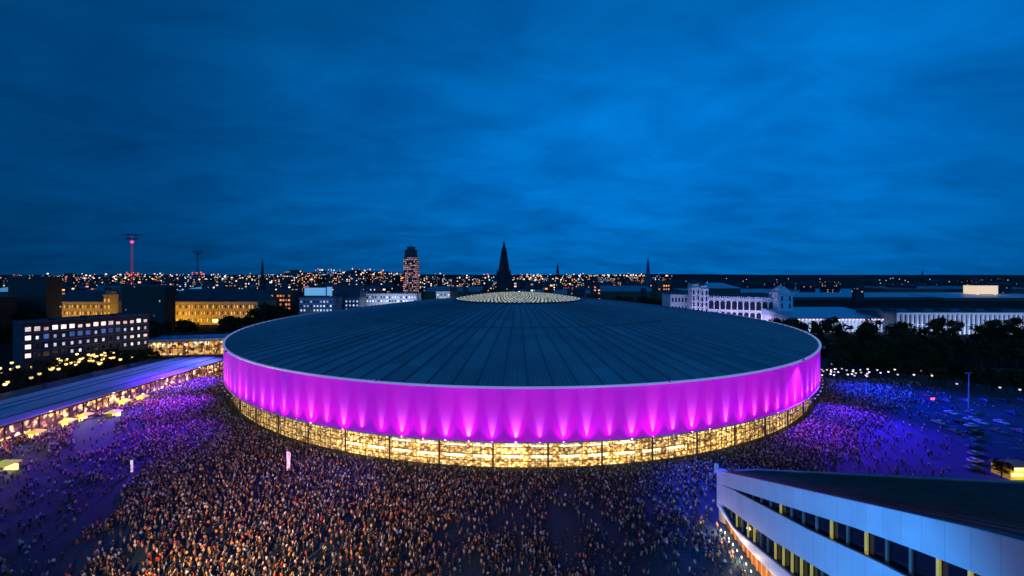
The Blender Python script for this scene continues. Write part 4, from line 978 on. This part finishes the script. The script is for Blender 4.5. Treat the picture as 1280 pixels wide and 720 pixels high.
m_wband = mat('white coated metal panels', (.80,.82,.86), .45, 0, .06, .25)
nt = m_wband.node_tree; b = [n for n in nt.nodes if n.type == 'BSDF_PRINCIPLED'][0]; src = b.inputs['Base Color'].links[0].from_socket
tc = N(nt, 'ShaderNodeTexCoord'); sx = N(nt, 'ShaderNodeSeparateXYZ'); nt.links.new(tc.outputs['Object'], sx.inputs[0])
jn = RAMP(nt, MATH(nt, 'FRACT', MATH(nt, 'DIVIDE', sx.outputs[1], 2.7)), [(0, (.72,.72,.74)), (.022, (1,1,1))], 'CONSTANT')
ri_ = MATH(nt, 'FLOOR', MATH(nt, 'DIVIDE', sx.outputs[1], 2.7)); wn = N(nt, 'ShaderNodeTexWhiteNoise', noise_dimensions='1D'); nt.links.new(ri_, wn.inputs['W'])
nt.links.new(MIXM(nt, MIXM(nt, src, jn), RAMP(nt, wn.outputs['Value'], [(0, (.92,.92,.92)), (1, (1,1,1))])), b.inputs['Base Color'])
for H0, H1 in ((HB1,HT),(HB2,HT2),(HB3,HT3)): 
    o = strip(H0, H1, 1.2, 1.2, .45).build('balcony_band', m_wband, wing)
strip([h-.55 for h in HT], [h-.02 for h in HT], .74, .74, 1.2).build('roof_edge', m_slate, wing)
zero = [0]*len(PT)
strip(HT2, HB1, -.5, -.5, .3).build('upper_glazing', mat('black blue glass', (.012,.014,.03), .12), wing)
strip(HT3, HB2, -.5, -.5, .3).build('lower_glazing', mat('dark bronze glass', (.03,.018,.012), .15), wing)
strip(zero, HB3, -.3, -.3, .3).build('ground_wall', mat('rust brown wall', (.30,.11,.035), .7, 0, .3, .4, emit=(.5,.14,.02), es=.10), wing)  # base lamps' light on this wall put in as a faint orange glow
for H0, H1 in ((HB1, HT2), (HB2, HT3)):      # floor slabs tying the bands to the glass
    b = MB(); vs = []
    for (X,Y), n, z in zip(PT, nrm, H1): vs += [(X+n.x*.74, Y+n.y*.74, z-.25), (X-n.x*.5, Y-n.y*.5, z-.25)]
    b.add(vs, [(2*i,2*i+1,2*i+3,2*i+2) for i in range(len(PT)-1)]); b.build('floor_slab', m_slate, wing)
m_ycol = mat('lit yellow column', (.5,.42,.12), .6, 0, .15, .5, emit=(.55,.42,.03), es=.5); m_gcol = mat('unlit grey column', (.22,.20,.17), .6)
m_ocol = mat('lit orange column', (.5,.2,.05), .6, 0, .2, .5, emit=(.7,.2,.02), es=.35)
def ipt(x):
    X, Y = plan_pt(x); return X, Y
def curve(H, Y):
    ys = [p[1] for p in PT]
    for i in range(len(ys)-1):
        if ys[i] >= Y >= ys[i+1]: return H[i]+(H[i+1]-H[i])*(ys[i]-Y)/(ys[i]-ys[i+1])
    return H[-1]
def wx(Y): return 55.3-.10*(101-Y)
NN = nrm[8]
rcx = random.Random(6)
Ycol = 96.5; kcol = 0
YU = 96.5
def wcol(Ycol, H0, H1, which):
    for _ in (0,):
        z0, z1 = curve(H0, Ycol), curve(H1, Ycol)
        if z1-z0 < .6: continue
        if which == 2 and Ycol < 60: continue
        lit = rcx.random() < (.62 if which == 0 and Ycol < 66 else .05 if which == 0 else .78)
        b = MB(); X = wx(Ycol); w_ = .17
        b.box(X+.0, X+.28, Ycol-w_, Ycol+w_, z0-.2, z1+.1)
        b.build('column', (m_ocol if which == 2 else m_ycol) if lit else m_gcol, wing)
for which, (H0, H1, stp) in enumerate(((HT2,HB1,3.45),(HT3,HB2,2.7),(zero,HB3,2.0))):
    yq = 97.0
    while yq > 22: wcol(yq, H0, H1, which); yq -= stp
while False:
    for H0, H1, which in ((HT2,HB1,0),(HT3,HB2,1),(zero,HB3,2)):
        z0, z1 = curve(H0, Ycol), curve(H1, Ycol)
        if z1-z0 < .6: continue
        if which == 2 and Ycol < 60: continue
        lit = rcx.random() < (.55 if which == 0 and Ycol < 74 else .08 if which == 0 else .72)
        b = MB(); X = wx(Ycol); w_ = .20 if which else .24
        b.box(X-.05, X+.45, Ycol-w_, Ycol+w_, z0-.2, z1+.1)
        b.build('column', (m_ocol if which == 2 else m_ycol) if lit else m_gcol, wing)
    Ycol -= 2.05; kcol += 1
# roof: ruled surface between the facade edge and the far eave
Bk = []; k = len(PT)
b0, b1 = (58.5, 102.5, hz(590.5,102.5)), (200, 92, 13.0)
rb = MB(); vs = []; MS = 22
for j in range(MS+1):
    u = j/MS
    for i in range(k):
        tpar = (PT[0][1]-PT[i][1])/(PT[0][1]-PT[-1][1])
        tp = tpar**.9
        bx, by = b0[0]+(b1[0]-b0[0])*tp, b0[1]+(b1[1]-b0[1])*tp
        bz = 13.4+ (11.5-13.4)*tp if i else HT[0]-.4
        f = Vector((PT[i][0]+nrm[i].x*.2, PT[i][1]+nrm[i].y*.2, HT[i]-.35)); g = Vector((bx, by, bz))
        p = f.lerp(g, u); p.z -= 1.4*math.sin(PI*u)*min(1, tpar*5)*2
        vs.append(tuple(p))
rb.add(vs, [(j*k+i, j*k+i+1, (j+1)*k+i+1, (j+1)*k+i) for j in range(MS) for i in range(k-1)])
roofv = vs
for j in range(1, MS):
    if j % 1: continue
    rv = []
    for i in range(k):
        p = Vector(roofv[j*k+i]); q = Vector(roofv[(j+1)*k+i]); dd = (q-p); L_ = dd.length; dd = dd/max(L_, 1e-6); w_ = min(.2, L_*.2)
        rv += [tuple(p-dd*w_), tuple(p-dd*w_*.8+Vector((0,0,.28))), tuple(p+dd*w_*.8+Vector((0,0,.28))), tuple(p+dd*w_)]
    rb.add(rv, [(i*4+q, i*4+q+1, (i+1)*4+q+1, (i+1)*4+q) for i in range(k-1) for q in range(3)], 1)
rb.build('roof', [mat('dark wing roofing', (.035,.042,.055), .55, .1, .3, .15), mat('wing roof rib', (.10,.11,.09), .5, .3)], wing)
# far eave and back wall
ev = MB(); vs = []
for i in range(k):
    p = Vector(roofv[MS*k+i]); vs += [(p.x,p.y+.3,p.z+.35),(p.x,p.y-.5,p.z+.35),(p.x,p.y-.5,p.z-.5),(p.x,p.y+.3,p.z-.5)]
ev.add(vs, [(i*4+j, i*4+(j+1)%4, (i+1)*4+(j+1)%4, (i+1)*4+j) for i in range(k-1) for j in range(4)]); ev.build('eave', mat('eave metal', (.28,.27,.24), .5), wing)
bw = MB(); vs = []
for i in range(k): p = Vector(roofv[MS*k+i]); vs += [(p.x,p.y,0),(p.x,p.y,p.z)]
bw.add(vs, [(2*i,2*i+1,2*i+3,2*i+2) for i in range(k-1)]); bw.build('back_wall', m_brown, wing)
# rounded white prow
pr = MB(); X0, Y0 = PT[0]; pr.lathe([(1.9,0),(1.9,3.2)], 20, (X0+1.3, Y0+.3), 1, True); pr.lathe([(1.5,HB3[0]),(1.5,HT[0]-.3),(1.2,HT[0])], 24, (X0+.3, Y0+.2), 0, True)
pr.build('prow', [m_wband, mat('base cream', (.5,.4,.3), .6)], wing)
b = MB(); b.box(X0-.3,X0+.5,Y0+2.8,Y0+3.6,HT[0]-2,HT[0]+.3); b.build('corner_post', m_wband, wing)
b = MB()
for i in range(9): Yq = 97-i*2.1; b.box(wx(Yq)-1.6, wx(Yq)-1.45, Yq-.12, Yq+.12, .1, .5)
b.build('base_light', emis('warm base lamp', (1,.78,.5), 3), wing)
for i in range(5): lamp('POINT', 'base_lamp', (wx(97-i*5)-2.8, 97-i*5, 1.6), 600, (1,.72,.42), None, .25)

# ------------------------------------------------------------------ people
def person_mesh(name, pose, sub):
    bm = bmesh.new(); me = bpy.data.meshes.new(name); ly = bm.verts.layers.skin.verify()
    def v(p, r, root=False):
        q = bm.verts.new(p); q[ly].radius = (r, r*.8 if abs(p[0]) < .03 and .8 < p[2] < 1.45 else r); q[ly].use_root = root; return q
    a = pose
    pel = v((0,0,.95), .155, True); ch = v((0,0,1.28), .175); nk = v((0,0,1.47), .065); hd = v((0,.01,1.60), .095); ht = v((0,.0,1.70), .08)
    for p, q in ((pel,ch),(ch,nk),(nk,hd),(hd,ht)): bm.edges.new((p,q))
    for sg in (-1, 1):
        st = a['step']*sg
        hp = v((sg*.10,0,.86), .105); kn = v((sg*.11,st*.5,.49), .07); an = v((sg*.12,st,.09), .045); ft = v((sg*.13,st+.15,.045), .04)
        for p, q in ((pel,hp),(hp,kn),(kn,an),(an,ft)): bm.edges.new((p,q))
        sh = v((sg*.19,0,1.39), .07); up_ = a['arm'][0 if sg < 0 else 1]
        if up_ == 'up': el = v((sg*.27,.12,1.50), .05); hn = v((sg*.22,.22,1.78), .04)
        elif up_ == 'fwd': el = v((sg*.26,.05,1.13), .05); hn = v((sg*.14,.30,1.18), .04)
        else: el = v((sg*.28,-.02,1.13), .05); hn = v((sg*.29,.06,.86), .038)
        for p, q in ((ch,sh),(sh,el),(el,hn)): bm.edges.new((p,q))
    bm.to_mesh(me); bm.free()
    o = bpy.data.objects.new(name, me); COL.objects.link(o)
    sk_ = o.modifiers.new('skin', 'SKIN'); sk_.use_smooth_shade = True
    if sub: ss = o.modifiers.new('sub', 'SUBSURF'); ss.levels = ss.render_levels = 1
    dg = bpy.context.evaluated_depsgraph_get(); dg.update()
    m2 = bpy.data.meshes.new_from_object(o.evaluated_get(dg)); m2.name = name
    COL.objects.unlink(o); bpy.data.objects.remove(o)
    return m2
POSES = [dict(step=.0, arm=('dn','dn')), dict(step=.16, arm=('dn','fwd')), dict(step=.05, arm=('fwd','fwd')), dict(step=.10, arm=('up','dn')), dict(step=-.2, arm=('dn','dn'))]
def part_of(c, hi_):   # which clothing part a face belongs to
    x, y, z = c
    if z > 1.50 and abs(x) < .13: return 0 if (z > 1.655 or y < -.015) else 1      # hair, skin
    if abs(x) > .2 and (z < .95): return 1
    if z > 1.72: return 1
    if z > .90: return 2
    return 3
m_skin = mat('skin', (.48,.30,.22), .6, 0, .1, 5); m_trs = None
def objcol_mat(name, src):
    m, nt, b = node_mat(name); oi = N(nt, 'ShaderNodeObjectInfo')
    if src == 'color': nt.links.new(oi.outputs['Color'], b.inputs['Base Color'])
    elif src == 'hair': nt.links.new(RAMP(nt, oi.outputs['Random'], [(0,(.015,.01,.008)),(.4,(.06,.03,.015)),(.65,(.25,.15,.06)),(.85,(.02,.02,.02)),(.93,(.4,.38,.35))], 'CONSTANT'), b.inputs['Base Color'])
    else: nt.links.new(RAMP(nt, oi.outputs['Random'], [(0,(.02,.025,.05)),(.3,(.015,.015,.015)),(.55,(.06,.07,.11)),(.8,(.14,.11,.08))], 'CONSTANT'), b.inputs['Base Color'])
    b.inputs['Roughness'].default_value = .8; return m
MP = [objcol_mat('hair by person', 'hair'), m_skin, objcol_mat('top by person', 'color'), objcol_mat('trousers by person', 'trousers')]
near_me = []
for i, p_ in enumerate(POSES):
    me = person_mesh('person', p_, True)
    me.materials.clear()
    for m in MP: me.materials.append(m)
    me.polygons.foreach_set('material_index', [part_of(p.center, 1) for p in me.polygons]); me.update(); near_me.append(me)
low = []
for p_ in POSES[:4]:
    me = person_mesh('person_low', p_, False); me.calc_loop_triangles()
    vv = np.empty(len(me.vertices)*3, np.float32); me.vertices.foreach_get('co', vv); vv = vv.reshape(-1,3)
    tt = np.empty(len(me.loop_triangles)*3, np.int32); me.loop_triangles.foreach_get('vertices', tt); tt = tt.reshape(-1,3)
    pid = np.array([part_of(c, 0) for c in vv]); low.append((vv, tt, pid)); bpy.data.meshes.remove(me)

def inpoly(x, y, P):
    c = False; n = len(P); j = n-1
    for i in range(n):
        if (P[i][1] > y) != (P[j][1] > y) and x < (P[j][0]-P[i][0])*(y-P[i][1])/(P[j][1]-P[i][1])+P[i][0]: c = not c
        j = i
    return c
# open patches of paving, given where they were read off the photograph and turned into plaza coordinates
GAPS = [([(-30,588),(62,572),(84,612),(92,650),(118,690),(96,735),(30,735),(0,700),(-30,690)], .16), ([(88,548),(100,522),(150,520),(146,556),(104,572)], .07), ([(92,606),(150,604),(152,640),(128,660),(98,664)], .14),
        ([(20,556),(60,552),(62,588),(10,592)], .2), ([(60,575),(92,568),(150,600),(100,606)], .4), ([(570,655),(600,655),(590,685),(560,685)], .2), ([(612,650),(640,640),(650,625),(662,640),(640,672),(615,675)], .2), ([(684,628),(735,660),(722,715),(690,712)], .10), ([(690,612),(712,604),(712,640),(694,648)], .3),
        ([(872,618),(893,612),(888,650),(874,655)], .2), ([(790,690),(880,690),(880,735),(780,735)], .25), ([(740,640),(790,650),(800,690),(740,684)], .35)]
GG = [([gp(x, y) for x, y in P], dns) for P, dns in GAPS]
from mathutils import noise as MN
def density(X, Y):
    if Y < 60: return 0
    px, py = 640+X*F/Y, HY+F*CH/Y
    if (X-AX)**2+(Y-AY)**2 < 198.8**2: return 0
    if X < HX+2.5: return 0
    if X > wx(Y)-2.5 and 15 < Y < 105 and X < wx(Y)+6: return 0
    if X >= wx(Y)-2.5 and Y < 103: return 0
    for P, dns in GG:
        if inpoly(X, Y, P): return dns*(1.6 if MN.noise((X*.15, Y*.15, 3)) > .05 else .25)
    d_ = 1.0; nz = MN.noise((X*.06, Y*.06, 0))+.5*MN.noise((X*.17, Y*.17, 5))
    if px > 900:
        b_ = 1168-max(0, py-485)*1.0; d_ = max(.07 if px < 1190 else .015, min(1, (b_-px)/85+.1+nz*.5))
        d_ *= max(0, min(1, (py-474)/4))
    elif px > 430 and py > 612:
        k_ = min(1, (px-430)/160)*min(1, (py-612)/40)
        d_ = 1-k_*(.12 if nz > .0 else .74)
    elif px < 180:
        d_ = .8 if nz > -.12 else .22
        if py < 560: d_ = 1.0 if X < HX+12 else .75 if nz > .0 else .25
    else: d_ = .95 if nz > -.45 else .55
    if py > 655 and px < 900: d_ *= .9
    if MN.noise((X*.30, Y*.22, 9)) < -.33 and py > 600: d_ *= .35
    return max(0, d_)
pts = []; tries = 0
cell = .86
Y = 62.0
while Y < 420:
    X = -200.0
    st = cell if Y < 200 else cell*1.15
    while X < 240:
        if abs(X) < Y*1.36+4:
            x_, y_ = X+RNG.uniform(-.5,.5), Y+RNG.uniform(-.5,.5)
            if Y > 335 and False: pass
            if RNG.random() < density(x_, y_)*.80: pts.append((x_, y_))
        X += st
    Y += st
# hide what the arena hides
pts = [p for p in pts if not (p[1] > 330)]
pts = [p for p in pts if HY+F*CH/p[1] > 462 and abs(p[0]) < p[1]*1.34+2]
print('people', len(pts))
TOPS = [('black',(.012,.012,.015),5),('dark blue',(.02,.03,.09),3),('grey',(.14,.14,.15),3),('white',(.70,.66,.60),1.7),('tan',(.6,.38,.2),2.6),('red',(.45,.03,.03),1.0),('orange',(.65,.2,.03),.8),('pale blue',(.25,.4,.6),.8),('brown',(.12,.06,.03),2.5)]
tw = np.array([t[2] for t in TOPS]); tw = tw/tw.sum()
def foot(p): return HY+F*CH/p[1]
vis = [p for p in pts if foot(p) <= 716 and abs(p[0])/p[1] < 640/F*.99]
vis.sort(key=lambda p: p[1]); near = vis[:300]; nset = set(near)
for i, (X, Y) in enumerate(near):
    k = int(RNG.choice(len(TOPS), p=tw)); tn, tcol, _ = TOPS[k]
    px = 640+X*F/Y; side = 'left of the gap' if px < 240 else 'in the dense crowd before the arena' if px < 520 else 'in the loose crowd on the blue paving' if px < 780 else 'near the white prow building'
    ps = int(RNG.integers(0, 5)); 
    lab = 'person in %s top standing %s' % (tn, side)
    o = link('person', near_me[ps], None, (X, Y, .004), float(RNG.uniform(0, 6.28)))
    s_ = float(RNG.uniform(.92, 1.07)); o.scale = (s_, s_, s_); o.color = (*tcol, 1)
    tag(o, lab, 'person', 'people in %s tops %s' % (tn, side))
rest = [p for p in pts if p not in nset]
HAIR = np.array([(.02,.014,.01),(.12,.06,.03),(.45,.28,.12),(.03,.03,.03),(.55,.5,.42),(.22,.12,.06)]); SKIN = np.array([(.55,.36,.26),(.45,.28,.2),(.25,.14,.09),(.6,.42,.32)])
TR = np.array([(.02,.025,.05),(.015,.015,.015),(.06,.07,.11),(.14,.11,.08),(.03,.03,.03)])
VV, TT, CC = [], [], []; off = 0
groups = [[] for _ in low]
for p in rest: groups[int(RNG.choice(4, p=[.4,.25,.25,.1]))].append(p)
for (vv, tt, pid), ps in zip(low, groups):
    n = len(ps)
    if not n: continue
    P = np.array(ps, np.float32); th = RNG.uniform(0, 6.28, n); s_ = RNG.uniform(.9, 1.08, n); c, s1 = np.cos(th)*s_, np.sin(th)*s_
    xx = vv[None,:,0]*c[:,None]-vv[None,:,1]*s1[:,None]+P[:,0:1]; yy = vv[None,:,0]*s1[:,None]+vv[None,:,1]*c[:,None]+P[:,1:2]; zz = vv[None,:,2]*s_[:,None]+.004
    VV.append(np.stack([xx,yy,zz],-1).reshape(-1,3)); TT.append((tt[None]+(np.arange(n)*len(vv))[:,None,None]+off).reshape(-1,3)); off += n*len(vv)
    pal = np.zeros((n,4,3), np.float32); pal[:,0] = HAIR[RNG.integers(0,6,n)]; pal[:,1] = SKIN[RNG.integers(0,4,n)]; pal[:,2] = np.array([t[1] for t in TOPS])[RNG.choice(len(TOPS), n, p=tw)]; pal[:,3] = TR[RNG.integers(0,5,n)]
    CC.append(pal[:,pid].reshape(-1,3))
VV = np.concatenate(VV).astype(np.float32); TT = np.concatenate(TT).astype(np.int32); CC = np.concatenate(CC)
me = bpy.data.meshes.new('crowd'); me.vertices.add(len(VV)); me.vertices.foreach_set('co', VV.ravel())
me.loops.add(len(TT)*3); me.loops.foreach_set('vertex_index', TT.ravel()); me.polygons.add(len(TT)); me.polygons.foreach_set('loop_start', np.arange(0, len(TT)*3, 3, dtype=np.int32))
me.polygons.foreach_set('use_smooth', np.ones(len(TT), bool))
me.update(calc_edges=True)
at = me.color_attributes.new('cloth', 'FLOAT_COLOR', 'POINT'); at.data.foreach_set('color', np.concatenate([CC, np.ones((len(CC),1))], 1).astype(np.float32).ravel())
m_cr, nt, b = node_mat('crowd clothing'); an = N(nt, 'ShaderNodeVertexColor', layer_name='cloth'); nt.links.new(an.outputs[0], b.inputs['Base Color']); b.inputs['Roughness'].default_value = .8
me.materials.append(m_cr)
tag(link('crowd', me), 'thousands of people filling the plaza around the arena', 'crowd', None, 'stuff')
print('tris', len(TT))

# two assumed masts on the near side, out of view, added to warm the crowd
for i, (X, Y, tx, ty, e) in enumerate([(-62, 44, -58, 115, 240000), (-8, 46, -5, 112, 30000)]):
    t = thing('light_mast', ['plaza lighting mast with warm lamps in front of the crowd, the left one', 'plaza lighting mast with warm lamps in front of the crowd, the right one'][i], 'mast', (X, Y, 0))
    b = MB(); b.tube((0,0,0),(0,0,15),.25,.12,8); b.build('pole', mat('pale pole', (.3,.3,.3), .5), t)
    b = MB(); b.box(-1.2,1.2,-.2,.2,15,15.5,0); b.box(-1.1,1.1,.201,.23,15.05,15.45,1); b.build('lamp_head', [m_ub, emis('warm mast lamp', (1,.7,.4), 5)], t)
    b = MB(); b.box(-2.6,2.6,-.2,3.2,15.75,15.85); b.box(-2.6,2.6,3.2,3.3,15.22,15.85); b.build('visor', m_ub, t)  # plate and lip added to keep the mast light off the wall band
    lamp('SPOT', 'mast_beam', (X, Y+.8, 15.45), e, (1,.56,.26), None, .12, (tx, ty, 0), rad(100), 1.0)

t = thing('light_mast', 'tall lighting mast with blue-white lamps facing the white balcony bands', 'mast', (8, 44, 0))  # unseen mast, assumed, added to throw blue light on the white bands
b = MB(); b.tube((0,0,0),(0,0,22),.3,.14,8); b.build('pole', mat('pale pole', (.3,.3,.3), .5), t)
b = MB(); b.box(-.2,.2,-1.2,1.2,22,22.6,0); b.box(.201,.23,-1.1,1.1,22.05,22.5,1); b.build('lamp_head', [m_ub, emis('blue white mast lamp', (.3,.6,1), 5)], t)
lamp('SPOT', 'mast_beam', (8.8, 44, 22.3), 68000, (.03,.33,1), None, .4, (56, 66, 20), rad(88), .6)
